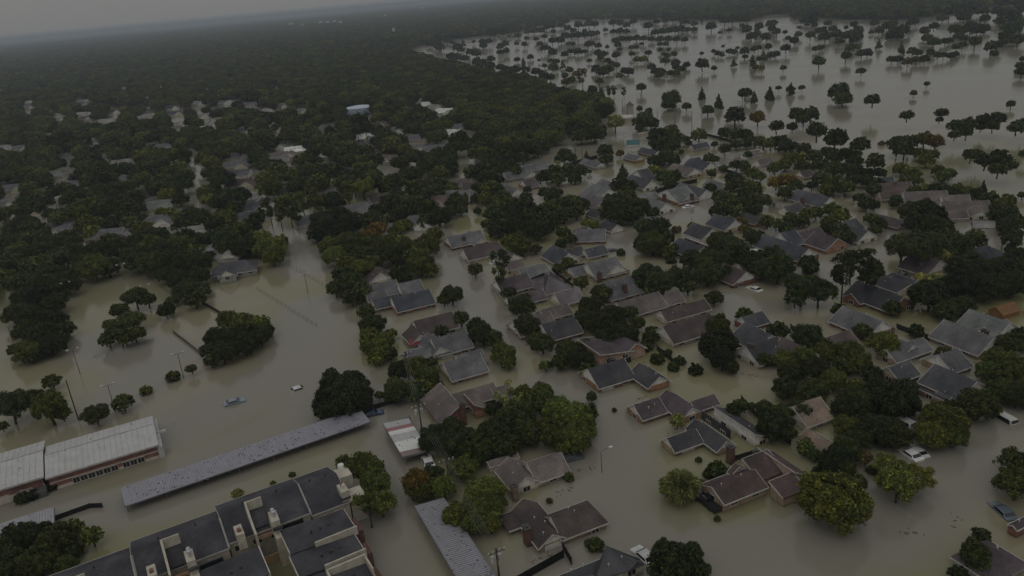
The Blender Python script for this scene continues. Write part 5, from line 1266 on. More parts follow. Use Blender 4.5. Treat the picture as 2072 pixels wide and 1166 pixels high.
    fence([(583, 532), (660, 574), (720, 606)], 1.1, 'mesh fence from the pines toward the brown roof', mesh_=True, col=(.10, .10, .095), span=3)
    fence([(190, 720), (250, 700), (310, 685)], .5, 'submerged net posts in the middle court', mesh_=True, col=(.08, .08, .075), span=4)
    fence([(110, 1044), (180, 1019), (205, 1018)], .9, 'black screen fence from the corner carport', col=(.02, .02, .02))
    fence([(1038, 1170), (1140, 1113)], 1.3, 'thick black screened fence below the T-shaped house', col=(.012, .012, .012), span=2.2)
    fence([(1138, 1097), (1156, 1128)], 1.3, 'short black fence joining the slate house', col=(.012, .012, .012), span=2.2)
    fence([(961, 1106), (992, 1168)], 1.2, 'dark fence along the bottom carport', col=(.02, .02, .02))
    fence([(734, 826), (786, 810), (800, 806)], 1.0, 'dark fence from the blue car to the trees', col=(.03, .03, .03))
    fence([(1488, 922), (1524, 911)], 1.0, 'dark fence between the charcoal and maroon houses', col=(.03, .03, .028))
    fence([(828, 842), (856, 905), (880, 960)], .9, 'back garden fence along the wires', col=(.04, .04, .035))
    fence([(1500, 800), (1545, 850), (1600, 890)], 1.0, 'back fence behind the tan-roofed house', col=(.03, .03, .028))
    fence([(1329, 699), (1352, 716), (1372, 736)], 1.2, 'overgrown back fence right of the tall walled house', col=(.03, .035, .02))
    fence([(1225, 746), (1276, 722)], 1.2, 'black fence behind the orange brick front', col=(.02, .02, .02))
    fence([(1140, 540), (1160, 536), (1200, 530)], 1.0, 'dark fence under the blue-grey roofed house', col=(.03, .03, .03))
    fence([(1155, 560), (1138, 570), (1170, 590)], 1.0, 'dark fence below the junk-covered roof', col=(.03, .03, .03))
    fence([(1070, 545), (1120, 545), (1160, 575)], .9, 'fence behind the beige end-gabled house', col=(.04, .04, .035))
    fence([(1200, 582), (1225, 620), (1280, 600)], .9, 'fence round the steep white gable house', col=(.04, .04, .035))
    fence([(1157, 327), (1180, 321), (1208, 314)], 1.6, 'long dark fence at the edge of the far pond', col=(.03, .03, .03), span=4)
    fence([(1222, 281), (1262, 272), (1300, 263), (1345, 258)], 1.5, 'back fence of the pool court', mesh_=True, col=(.06, .05, .05), span=5)
    fence([(1222, 281), (1277, 301), (1312, 317), (1345, 330)], 1.5, 'front fence of the pool court', mesh_=True, col=(.06, .05, .05), span=5)
    fence([(1291, 397), (1338, 380), (1380, 368), (1410, 362)], 1.5, 'black double fence behind the sage roofed house', col=(.02, .02, .02), span=4)
    fence([(1186, 433), (1222, 419)], 1.5, 'black fence above the big oak', col=(.02, .02, .02), span=4)
    fence([(1429, 270), (1455, 276), (1480, 284)], 1.3, 'dark fence along the flooded park', col=(.03, .03, .03), span=5)
    fence([(1440, 334), (1470, 342), (1500, 352)], 1.3, 'dark fence right of the navy roofed house', col=(.03, .03, .03), span=4)
    fence([(1792, 362), (1812, 367), (1830, 372)], 1.3, 'dark fence at the water behind the pink-roofed house', col=(.03, .03, .03), span=4)
    fence([(1575, 460), (1610, 472), (1640, 480)], 1.3, 'black fence behind the navy house with dark chimney', col=(.02, .02, .02), span=3)
    fence([(1600, 655), (1625, 680), (1650, 720)], 1.2, 'black fence right of the dark roof with a brick chimney', col=(.02, .02, .02), span=3)
    fence([(1815, 655), (1860, 672), (1890, 680)], 1.2, 'dark fence behind the broad grey compound', col=(.025, .025, .022), span=3)

build_setting()
build_houses()
small_things()
# house with brick chimney half under the lettering zone of the picture, and others between
house('dark blue-grey roofed house with a fat brick chimney, left of the long back fence', 'slate', 'brick', [('gv', [1492, 690, 1592, 690], 1.3, 2.4), ('gu', [1500, 655, 1560, 650])], chim=[(1520, 712, 1.6)], near=1)
house('dark roofed house with pale eave below the chimney house', 'dark', 'cream', [('gu', [1512, 722, 1600, 718])], ez=1.2, near=1)
house('brown roofed house behind the gravel-coloured side yard', 'brown', 'rose', [('gv', [1590, 700, 1640, 740]), ('gu', [1640, 690, 1740, 690])], ez=1.3, near=1)
house('grey roofed house with a yellow canopy in its yard', 'grey', 'brick', [('gv', [1700, 640, 1790, 670])], ez=1.3, near=1)
house('taupe roofed house between the tennis trees and the wires', 'taupe', 'rose', [('gu', [1040, 670, 1130, 660]), ('gu', [1095, 640, 1160, 632])], ez=1.2, near=1)
house('charcoal roofed brick house in the dark trees of the centre', 'dark', 'brick', [('gu', [1100, 672, 1165, 664, 1118, 688])], ez=1.3, near=1)
TREES = []
def T(ox, oy, f, s):
    for e in s.split(','):
        p = e.split()
        if len(p) < 3: continue
        kc = p[3] if len(p) > 3 else 'od'
        TREES.append([ox + float(p[0]) / f, oy + float(p[1]) / f, float(p[2]) / f, KC[kc[0]], kc[1]])
# bottom left
T(0, 780, 3.02, "60 130 210 od,190 90 150 og,300 130 220 og,380 170 110 og,15 250 70 ud,580 175 145 ng,750 105 120 ng,"
  "120 930 220 nv,250 900 150 nd,30 1000 200 nd,350 930 230 nd,440 880 130 ng,560 920 125 og,60 1100 230 nd,230 1080 220 nd,400 1110 160 ng,450 1010 110 nd,1450 665 70 sp,890 35 70 hg,140 690 90 hv,210 668 80 hv,325 625 50 hv")
# bottom centre-left
T(500, 780, 3.02, "500 100 190 nv,600 60 260 nv,690 110 160 nv,480 160 130 nv,700 500 230 oy,590 470 90 sy,780 590 190 oy,740 740 230 sy,820 720 160 oy,690 710 120 sy,"
  "1040 590 190 nr,1130 560 150 nd,1060 640 150 ng,1320 500 170 ny,1200 620 170 ny,1400 680 190 ny,1500 650 150 ny,1280 790 180 ny,1400 830 170 ny,1500 800 120 ny,"
  "1150 330 200 nd,1300 340 220 nd,1250 260 150 nd,1420 400 190 nd,1480 300 170 nd,1040 40 130 nd,900 50 150 ng,1100 20 120 ng,600 700 70 hd,275 548 40 sg,160 600 34 hg,690 1060 110 hv,700 1120 90 hv")
# bottom centre
T(960, 780, 3.02, "540 180 230 ny,640 250 220 ny,480 280 210 ng,600 330 200 ng,690 170 130 ny,430 130 130 sg,270 200 230 nd,330 290 190 nd,170 270 200 nd,90 320 190 nd,200 370 180 nd,30 390 130 nd,120 150 110 nd,210 70 170 sp,"
  "1240 1110 320 nd,1160 1010 150 nd,1330 1030 140 nd,1360 1140 170 nd,1255 615 225 fp,1490 520 110 nd,1440 540 90 hd,1370 455 40 hg,715 68 62 sd,855 150 24 hd,1485 815 20 hd,"
  "60 640 190 ny,110 720 160 ny,20 760 190 ny,100 850 140 ny,575 562 70 hg,457 705 40 hg,740 980 110 hg,700 965 60 hg,825 1048 55 hv,1240 215 95 sp")
T(1400, 780, 3.533, "1000 820 450 ny,910 760 150 ng,600 280 270 nd,520 330 130 nd,1040 530 220 nv,980 590 160 nv,1090 480 150 nd,810 450 120 ng,880 500 100 nd,300 170 110 sd,180 600 120 fd,120 640 80 hd,60 700 60 hg,1190 690 120 fg,900 620 100 hd,830 410 90 ng")
# bottom right
T(1700, 780, 3.02, "620 220 260 ny,560 300 200 ny,690 310 160 ny,850 110 200 nd,900 150 120 nd,320 90 260 nv,400 130 150 nv,90 100 200 nd,10 150 140 nd,210 260 230 nd,320 300 200 nd,120 330 150 nd,370 330 120 ng,30 240 140 ng,40 400 170 nd,30 500 140 nd,155 440 90 sb,"
  "300 500 170 oy,350 600 230 oy,480 560 160 oy,200 520 70 hd,1000 500 160 sg,1090 470 190 og,1070 600 200 og,1120 560 120 sg,860 920 110 nd,830 1040 200 nd,870 1110 130 nd,720 1150 110 nv,1000 30 160 nd,1080 70 160 nd,950 10 110 nd,660 120 90 hd,430 310 50 sd,590 140 60 sg")
# right
T(1552, 480, 3.152, "860 70 210 ud,960 110 200 ud,1060 60 180 od,1190 60 190 og,1140 130 100 sp,1330 20 120 ud,1560 30 150 id,490 200 190 id,540 150 130 id,640 190 190 id,700 230 90 sd,260 170 120 sd,300 200 70 hd,70 200 240 nd,40 130 150 nd,"
  "220 320 230 od,330 350 190 od,180 390 130 od,1000 270 110 fp,1090 280 110 fp,1040 370 250 nv,1180 320 170 nv,1290 200 240 nv,1420 220 220 nv,1540 190 200 nv,1240 300 230 nv,1400 320 220 nv,1560 310 190 nv,1600 130 160 nd,1250 440 150 nd,1150 460 160 nd,"
  "1560 680 180 nd,1610 620 100 nv,1480 790 200 ng,1570 860 220 ng,1420 860 160 ng,1600 970 160 ng,1340 1070 230 nd,1290 1010 110 nd,1060 1130 170 ng,1160 1150 150 ng,720 980 190 nv,840 1030 210 nv,900 960 130 nv,700 1060 140 nv,"
  "560 1050 190 nd,480 1090 130 nd,300 980 200 nd,230 780 180 ng,520 740 190 ng,590 800 170 ng,480 830 130 ng,740 680 180 ny,820 720 90 ng,260 640 200 nd,350 690 120 nd,140 860 150 nd,300 850 180 nd,420 910 160 ng,120 960 170 nd,80 1120 150 ng,200 1100 150 nd,560 960 120 ng")
# centre right, words over them in the picture
T(1040, 480, 3.152, "40 50 150 ng,880 40 190 nd,980 90 100 ng,680 100 55 hd,1010 110 60 ng,1130 140 130 nd,1240 160 180 nd,1320 150 150 nd,1230 240 170 nd,1360 230 100 nd,1370 60 180 nd,1310 30 150 nd,1440 100 120 nv,1540 150 180 nd,1580 210 150 nd,1540 20 90 nd,"
  "850 240 170 od,950 290 190 od,1060 260 170 od,900 330 130 od,1110 320 110 od,820 300 110 nd,285 205 85 ng,430 290 100 ng,480 440 150 nd,640 500 170 nd,540 540 160 nd,700 620 180 nd,590 640 140 nd,440 520 140 nd,50 440 160 nd,80 560 150 nd,"
  "180 680 150 ng,130 650 100 hg,340 720 150 nd,420 770 150 nd,450 700 110 nd,290 800 110 nd,870 640 110 nd,840 700 90 hd,1300 560 150 ng,1300 680 210 nv,1330 780 170 nv,1260 740 120 nv,980 740 60 hd,1060 790 70 hd,1160 850 90 hd,200 820 80 ng,"
  "180 990 160 hg,210 1040 110 sg,60 1010 150 ng,130 1060 120 ng,490 1020 50 sd,1510 1080 60 ud,1440 1080 110 nd,1600 1100 120 nd,740 480 100 nd,1470 500 110 nd,1000 150 60 hd")
T(520, 480, 3.152, "60 70 150 ny,130 60 110 ny,100 120 150 ny,20 550 120 ny,60 600 100 nd,20 640 140 nd,500 330 120 nd,600 290 170 nd,670 350 130 nd,540 250 130 nd,600 390 120 nd,740 560 170 nd,700 480 110 nd,720 640 130 ny,800 680 150 ny,850 620 90 ny,770 760 130 ny,700 700 90 ny,850 740 90 nd,"
  "500 120 150 ny,570 160 130 ny,460 60 140 ny,620 50 190 nd,680 110 150 nd,660 200 160 ny,740 170 120 ng,860 100 190 nd,800 50 150 ng,930 60 150 ng,1040 170 190 ng,1110 210 100 ng,980 120 110 nd,900 230 110 nd,950 260 80 nd,"
  "1240 370 140 nd,1190 400 90 nd,1390 210 100 ng,1545 150 120 id,1540 240 100 ig,1440 620 170 nd,1500 650 130 nd,1400 570 120 nd,1570 740 150 ng,1600 800 100 ng,1300 520 110 ng,1180 600 90 nd,980 370 60 hd,1000 830 170 ng,1080 880 150 ng,1100 810 110 nd,900 850 150 nd,880 960 150 ng,1010 960 110 ng,"
  "470 880 100 nd,500 950 170 nv,600 940 190 nv,560 1050 240 nv,660 1010 160 nv,440 1060 140 nv,1080 60 180 ng,940 380 50 hd,780 1010 60 ng,1150 950 80 nd")
T(0, 480, 3.152, "140 140 200 nd,260 110 180 nd,50 80 170 nd,60 170 150 nd,330 60 170 nd,400 30 180 nd,470 100 150 nd,540 160 150 nd,620 90 170 nd,600 200 190 ng,690 190 150 nd,320 250 170 nd,260 300 180 nd,400 300 190 nd,460 240 120 nd,380 220 110 nd,"
  "150 380 160 nd,250 400 190 nv,340 420 160 nd,110 490 160 nd,210 520 190 nv,330 540 190 nv,410 590 130 nd,260 640 200 nv,160 600 150 nd,330 690 160 nv,170 730 160 ng,100 720 100 nd,200 760 110 nd,370 650 120 nd,"
  "860 380 150 od,940 400 110 od,760 470 110 od,840 530 150 og,760 600 160 og,690 650 110 og,860 620 120 og,700 560 90 og,800 650 90 og,1060 470 110 nd,1180 340 150 nd,1240 400 130 nd,1100 410 80 nd,"
  "760 80 160 nd,850 70 190 nd,940 60 180 ng,1040 90 190 nd,1150 60 190 ng,890 160 170 nd,990 170 190 nd,1090 160 190 nd,1180 200 190 nd,1270 160 150 nd,1260 250 150 nd,1140 270 150 nd,1060 240 140 nd,1200 310 120 nd,1290 340 110 nd,1340 120 70 nd,1250 90 130 ng,"
  "1450 530 150 ny,1540 540 150 ny,1600 600 110 nd,1380 640 160 nd,1480 650 190 nd,1560 690 160 nd,1420 740 170 nd,1330 720 110 nd,1350 790 100 nd,1100 890 100 hd,1220 840 70 sg,330 920 110 ng,520 1100 0.1 ng,1460 40 190 nd,1560 60 170 nd,1600 20 120 nd,700 30 130 nd")
# middle left
T(500, 180, 3.43, "60 920 120 id,150 820 110 ig,220 850 110 ig,290 820 120 ig,340 860 100 ig,380 780 120 ig,450 750 110 ig,500 800 90 ig,90 880 90 id,100 1050 150 ny,190 1090 160 ny,230 1060 110 ny,60 1120 110 ny,520 940 190 nv,620 900 200 nv,700 950 190 nv,570 1020 170 nv,660 1000 160 nv,480 1010 130 nv,760 900 100 nd,"
  "630 740 90 ud,700 710 110 ig,800 690 180 uy,740 680 120 ud,860 920 110 nr,900 980 130 nr,830 1010 90 nr,920 910 80 nr,1060 960 100 ny,1100 940 90 ny,1010 990 70 ny,1300 1010 120 ng,1060 870 150 nd,1010 900 100 nd,900 850 120 nd,"
  "600 1080 120 ny,660 1040 110 ny,730 1080 150 nd,820 1060 120 nd,930 1100 130 ny,1000 1060 130 ny,1080 1080 150 ny,1150 1100 110 ny,1180 860 150 nd,1270 830 130 nd,1330 890 160 nd,1240 920 120 nd,1400 860 100 nd,1460 790 150 nd,1490 840 90 nd,"
  "1150 700 130 nd,1230 680 150 nd,1300 720 150 nd,1200 760 130 nd,1340 660 110 nd,1420 690 100 ny,1070 640 130 nd,1000 640 130 ng,970 690 110 nd,1030 760 150 nd,1090 790 120 nd,960 780 90 nd,1110 590 110 nd,840 550 120 ny,870 590 80 ny,620 590 130 nd,680 600 110 nd,560 570 120 nd,"
  "350 590 130 ng,420 580 140 ng,500 640 140 nd,400 660 150 nd,330 680 130 nd,470 570 110 ng,370 510 120 ng,210 560 140 ng,230 620 110 ng,140 690 110 ng,190 690 90 ny,100 670 80 ng,70 500 120 nd,130 530 120 nd,220 530 90 nd,380 490 100 ng,450 450 100 nd,520 430 120 nd,490 500 80 nd,"
  "70 370 130 nd,150 380 130 nd,60 420 100 nd,60 300 110 ng,20 350 80 ng,330 310 130 nd,420 320 140 nd,380 360 130 nd,300 290 80 nd,570 350 120 ng,650 330 110 nd,600 400 110 nd,660 450 140 ng,740 440 140 nd,800 470 130 nd,840 430 90 nd,700 400 110 ng,720 500 110 nd,620 480 90 nd,"
  "900 370 100 ng,990 350 130 ng,1060 370 120 nd,1000 420 140 ng,1080 430 90 nd,930 400 90 ng,900 290 110 nd,960 300 90 ng,820 240 110 id,760 250 110 id,680 230 110 nd,710 280 120 nd,640 200 90 nd,570 290 70 nd,900 130 120 nd,970 120 110 nd,940 170 120 nd,1050 130 100 nd,1080 200 130 ng,1150 230 130 nd,1040 230 90 ng,1150 150 90 nd,1230 160 90 ng,1260 230 130 nd,1170 270 90 nd,"
  "1240 320 90 nd,1310 330 110 nd,1340 300 90 nd,1420 390 90 id,1400 420 90 nd,1480 350 130 nd,1450 380 100 nd,1530 370 80 nd,1300 510 150 nd,1380 530 150 nd,1420 570 90 nd,1260 490 110 nd,1220 530 90 nd,1320 460 110 nd,1580 580 110 nd,1550 610 80 nd,1640 580 80 nd,1620 350 100 id,1680 330 110 nd,1640 460 90 ig,1740 360 100 nd,1700 480 100 id,1720 550 90 id,1750 420 90 id,"
  "1600 690 90 ng,1680 680 120 ng,1740 710 110 nd,1650 760 110 ng,1710 790 110 ng,1590 760 80 nd,1700 870 120 nd,1770 900 150 nd,1670 940 100 nd,1740 980 130 nd,1600 850 60 nd,40 60 120 nd,100 220 150 nd,40 240 120 nd,190 200 90 nd,290 190 120 nd,330 220 100 nd,430 220 120 nd,460 170 100 nd,540 200 80 nd,550 150 90 nd,640 160 60 hd,200 270 70 nd")
T(0, 180, 3.43, "760 350 110 ny,850 410 130 nd,920 420 130 nd,880 380 110 ng,980 470 120 ny,1060 460 120 ng,1240 550 120 ny,1270 590 80 ny,1150 650 130 nd,1200 690 110 nd,1110 590 110 nd,1000 630 140 ng,940 600 110 nd,820 580 130 nd,880 560 110 nd,760 580 90 nd,600 600 150 nd,680 590 110 nd,540 620 110 nd,"
  "440 700 120 ny,500 700 90 ng,1250 450 100 ig,1300 470 70 id,1400 400 110 nd,1470 430 130 nd,1450 480 110 nd,1440 590 90 nd,1510 590 120 nd,1480 550 90 nd,1420 710 110 ng,1490 690 90 ng,1540 790 130 nd,1620 830 120 nd,1580 740 120 nd,1660 780 100 id,1220 720 100 nd,1250 770 110 nd,1190 780 80 nd,700 740 200 nd,820 730 190 nd,920 760 150 nd,780 810 170 nd,880 820 140 nd,700 820 130 nd,960 830 110 nd,"
  "600 930 130 ny,660 950 130 ny,640 1000 110 ny,560 960 90 ng,840 900 130 nd,900 940 130 ng,780 940 120 nd,1120 860 90 ny,1180 870 110 ny,1230 890 90 ny,1320 870 130 nd,1400 880 110 nd,1370 930 140 nd,1260 960 130 nd,200 770 140 nd,290 780 140 nd,240 830 150 nd,140 800 100 nd,100 960 150 nd,200 950 160 nd,290 1010 150 nd,180 1050 170 nd,60 1060 150 nd,330 960 70 nd,"
  "1000 1040 150 nd,1100 1020 150 nd,1200 1060 150 nd,1140 1110 150 nd,1300 1040 150 nd,1400 1060 150 nd,1500 1030 150 nd,1590 1000 150 nd,1680 980 140 ng,1740 930 100 ny,1600 1100 150 ng,1700 1080 150 ng,1590 230 110 ny,1540 240 90 ny,1650 240 110 nd,1300 300 90 nd,1370 300 90 ng,1240 340 100 nd,1290 370 90 nd,950 290 150 nd,1060 280 150 nd,1100 330 130 nd,850 280 130 nd,640 480 130 nd,560 520 130 nd,300 620 110 nd,220 660 130 nd,150 640 100 nd,60 600 140 nd,330 500 130 nd,220 470 150 ng,100 500 150 ng,430 380 170 nd,560 370 140 nd,520 840 130 nd,420 880 130 nd,350 870 100 nd,1000 900 80 nd,1060 940 60 hy,480 1060 90 nd,560 1090 90 nd,780 1080 100 sd")
# middle
T(1000, 180, 3.43, "640 270 150 nd,700 310 150 nd,600 330 130 nd,560 270 110 nd,540 300 80 nd,840 235 120 sp,1010 230 110 nd,1090 240 110 nd,1050 210 120 nd,1010 270 60 nd,1235 70 130 nd,1210 110 100 nd,1335 122 62 ud,1442 35 55 cd,1557 88 65 cd,1482 150 80 ud,1672 185 130 ud,1008 138 42 nd,1075 150 44 nd,"
  "770 430 110 nd,780 490 100 nd,640 460 45 cd,875 450 60 nr,893 570 75 cd,893 600 75 cd,870 670 120 nd,940 680 110 nd,1130 330 130 nd,1220 310 140 ng,1270 350 110 nd,1170 390 140 nd,1230 400 130 nd,1120 380 90 nd,1230 280 80 ng,1110 500 100 nd,1180 480 110 nd,1250 500 90 nd,1150 520 70 nd,"
  "1110 570 100 ny,1180 610 130 ng,1250 610 100 nd,1220 650 90 nd,1330 350 60 nd,1350 380 50 nd,1420 320 110 ng,1300 435 36 nd,1530 385 48 nd,1600 310 90 nd,1680 320 100 nd,1750 320 90 nd,1490 480 80 ng,1530 490 70 ng,1600 420 80 nd,1680 390 80 nd,1680 530 90 nd,1740 550 80 nd,1660 620 110 nd,1700 660 110 nd,1640 680 80 nd,1500 690 85 nd,1560 750 110 nd,1620 790 150 ng,1560 850 130 nd,1680 850 120 ng,1740 760 130 nd,"
  "510 580 120 nd,590 570 110 nd,420 580 110 nd,360 610 110 nd,440 630 110 nd,320 620 80 nd,560 620 90 nd,661 575 36 nd,830 790 160 nd,920 770 170 ng,1000 820 160 nd,880 870 170 nd,800 870 130 nd,960 880 150 nd,1100 860 95 nd,1050 960 150 nd,1150 950 140 nd,1090 1020 190 nd,1180 1040 140 nd,1040 1070 130 nd,1150 1100 130 nd,1265 980 62 hb,1368 950 56 hg,"
  "640 930 80 ny,700 950 80 ny,480 1000 100 ng,530 1050 90 ng,460 1080 80 nd,100 1060 110 ny,170 1040 110 ny,190 1110 120 ny,110 1120 90 ny,290 1110 80 nd,60 760 120 ng,130 800 120 ng,30 820 110 ng,210 830 150 nd,100 880 160 nd,250 900 150 nd,330 860 150 nd,180 950 170 nd,300 980 170 nd,80 960 140 nd,370 930 150 nd,400 820 130 ng,470 800 130 nd,540 800 130 ng,480 880 130 nd,570 860 110 nd,400 740 110 nd,350 720 100 nd,620 800 80 ng,450 720 60 nd,560 740 0.1 nd,230 700 60 nd,220 760 100 nd,"
  "1610 1060 150 nd,1690 1110 150 nd,1560 1120 140 nd,1640 1130 150 nd,1690 930 70 nr,1730 970 70 nr,1250 1110 70 nd,880 1130 50 hd,490 450 90 nd,460 490 80 nd,530 480 80 nd,440 520 50 sp,100 540 110 nd,50 560 100 nd,150 580 100 nd,110 490 120 nd,300 330 110 nd,340 400 110 nd,280 430 110 nd,210 400 110 nd,200 480 110 nd,1400 580 25 cd,1760 460 60 nd,1590 550 60 ng,1510 590 60 nd,30 640 80 nd,1760 700 60 nd")
# right of middle
T(1500, 180, 3.43, "115 200 105 ur,245 262 92 vd,355 265 76 vd,385 180 110 ud,480 175 110 ud,430 210 90 od,525 290 125 vd,655 350 145 vd,825 390 120 vd,910 78 100 vd,680 20 135 nd,705 75 120 ng,92 60 52 cd,195 35 62 cd,25 30 90 ud,343 5 60 nd,1195 32 44 sb,1150 185 92 vd,1390 170 84 vd,1375 215 50 vd,1490 260 110 vd,1480 320 80 vd,1570 250 110 vd,1560 300 90 vd,1680 220 100 vd,1660 270 60 vd,1775 210 110 vd,1745 260 80 vd,1910 270 110 vd,1950 250 90 vd,"
  "1080 390 130 ud,1160 370 130 ud,1130 420 130 od,1270 350 120 ur,1350 370 120 ur,1240 450 100 ng,1320 460 100 ng,1280 500 110 ng,1110 560 110 ng,1190 590 110 ng,1150 640 110 ng,1230 640 70 ng,1370 570 90 ng,1440 590 100 ng,1400 610 110 ng,930 505 120 vd,1590 460 90 vd,1640 460 90 vd,1690 500 120 vd,1790 490 140 vd,1850 530 120 vd,1780 560 110 vd,1680 680 60 cv,1950 740 60 nd,1870 108 52 sd,975 380 46 hb,1960 450 60 vd,"
  "30 320 90 nd,60 350 80 nd,130 370 90 ng,200 380 100 ng,260 370 110 nd,310 400 110 nd,290 350 70 nd,360 400 80 nd,430 420 100 nd,40 390 60 nd,340 490 110 ny,400 480 100 ny,300 530 90 ng,420 540 110 ng,500 470 120 nd,590 440 100 nd,650 470 120 nd,730 460 110 nd,790 500 100 nd,550 530 130 nd,640 560 130 nd,730 560 120 nd,800 580 110 nd,560 630 140 nd,640 660 150 nd,720 690 130 ng,600 700 110 ng,490 670 80 nd,760 640 100 nd,870 640 110 nd,940 660 110 nd,880 590 90 nd,920 700 100 nd,960 585 90 nd,"
  "20 530 70 nd,80 590 100 ng,130 610 80 ng,230 550 90 ng,240 650 110 or,320 640 130 or,380 680 110 od,300 720 100 od,60 700 150 nd,130 780 140 nd,40 790 130 nd,90 830 110 nd,1075 770 85 nd,1060 800 70 nd,1200 710 90 ny,1270 690 90 ny,1350 700 100 nd,1420 710 100 nd,1500 690 80 ng,1570 710 90 ng,1640 730 110 nd,1720 760 120 nd,1480 730 90 nd,1560 750 90 nd,1850 780 110 ng,1790 820 120 ng,1780 880 130 nd,1860 860 120 nd,1900 910 110 nd,1830 940 110 nd,"
  "1170 850 170 nd,1270 840 170 nv,1350 880 150 nv,1200 940 150 nv,1310 940 160 nd,1400 960 150 nd,1440 1020 130 nd,1110 1060 130 ud,1230 1060 150 ud,1310 1110 120 ud,1850 960 130 nd,1900 1000 120 id,1820 1010 90 id,1620 1035 130 sp,1470 1110 110 ny,1550 1120 100 ny,870 800 110 nd,820 760 90 nd,920 810 80 nd,460 870 110 ng,520 860 90 ng,430 920 90 nd,340 900 100 ng,320 960 90 nd,620 840 130 ng,690 880 130 ny,610 920 110 ng,600 970 110 nd,680 980 130 nd,740 1030 100 nd,680 1030 110 nd,900 900 100 ng,950 940 110 nd,930 980 90 nd,180 920 110 ng,240 940 90 ng,60 1010 90 nd,120 1020 90 nd,330 1000 80 nd,850 1155 70 nd,380 940 70 nd,810 450 60 nd,0 930 80 nr")
# flood plain, far right
T(1400, 0, 3.083, "15 150 45 od,15 185 45 od,120 165 65 od,175 205 28 od,235 190 32 ud,65 125 20 cd,205 128 60 od,250 122 55 od,300 122 50 ud,345 122 50 ud,370 228 60 od,405 215 55 od,462 232 60 nd,340 185 60 ud,315 160 35 od,420 165 55 ud,405 185 35 od,485 150 50 ud,510 145 50 od,500 180 50 od,530 200 48 ud,582 202 32 ud,665 215 48 od,640 255 60 nd,600 240 34 od,"
  "705 128 60 nd,750 132 60 nd,720 155 35 od,765 155 40 od,850 147 50 ud,668 172 26 od,1012 155 48 ud,1140 142 50 nd,962 172 26 ud,1118 202 32 nd,1170 190 55 nd,1215 165 60 nd,1255 150 60 nd,1260 195 70 nd,1320 190 80 nd,1240 225 60 nd,1290 225 60 nd,1365 145 50 ud,1395 135 40 ud,"
  "740 220 60 ud,790 195 50 nd,820 190 50 nd,830 230 70 nd,880 180 50 ud,900 215 70 nd,920 260 60 nd,960 225 60 nd,1000 215 70 nd,1040 190 60 nd,1010 250 60 nd,1040 225 60 nd,985 300 60 ng,1030 295 50 ng,775 305 50 nd,808 298 40 nd,1060 335 65 nd,1095 332 60 nd,960 350 64 ud,1168 275 45 cd,1307 298 55 cd,1245 372 60 nd,1285 372 60 nd,1345 385 60 sb,"
  "1375 320 60 nd,1410 330 60 nd,1400 375 60 nd,1450 370 65 nd,1490 330 50 nd,1535 345 50 ud,1570 345 45 ud,1615 350 50 nd,1645 340 45 nd,1470 240 70 nd,1510 265 80 nd,1580 260 55 nd,1610 255 45 nd,1665 225 60 nd,1700 240 55 nd,1650 295 50 ud,1690 280 50 ud,1765 262 70 sd,1865 290 70 ud,1900 285 60 ud,1940 265 60 nd,1960 225 90 nd,2030 250 90 nd,2000 180 100 nd,"
  "1640 185 70 nd,1700 190 60 nd,1780 185 80 nd,1830 180 60 nd,1740 165 70 ud,1450 195 60 ud,1510 165 60 ud,1560 115 60 nd,1605 75 70 ud,1680 85 80 nd,1740 65 90 nd,1700 105 80 nd,1820 70 70 nd,1830 115 60 nd,1910 70 80 ud,1960 80 80 nd,2040 60 80 nd,2010 110 90 nd,1920 135 70 nd,2050 150 80 nd,1960 175 70 ng,2050 410 60 nd,2060 450 80 nd,2065 370 40 nd,1885 335 50 hd,"
  "60 335 28 ud,195 290 22 ud,135 322 30 ud,165 335 45 nd,190 345 35 nd,235 322 45 nd,265 325 40 nd,285 300 25 ud,328 318 58 ud,332 355 36 nd,390 305 45 ud,415 298 40 ud,478 293 45 ud,445 345 45 cd,425 370 45 ud,490 345 50 nd,525 340 50 nd,585 302 60 ud,262 390 42 cd,377 380 55 cd,400 422 45 sr,435 425 40 ur,65 400 80 ud,138 426 35 ud,570 425 40 ud,793 385 75 ud,1055 445 55 ud,63 582 50 cd,165 632 58 cd,315 590 60 ud,350 575 50 nd,388 605 50 cd,487 582 55 cd,540 550 38 ud,617 555 55 cd,686 547 40 ud,1465 525 38 sd,1383 582 40 sb,100 690 70 nd,240 725 70 nd,290 730 60 nd,1990 650 50 sd")
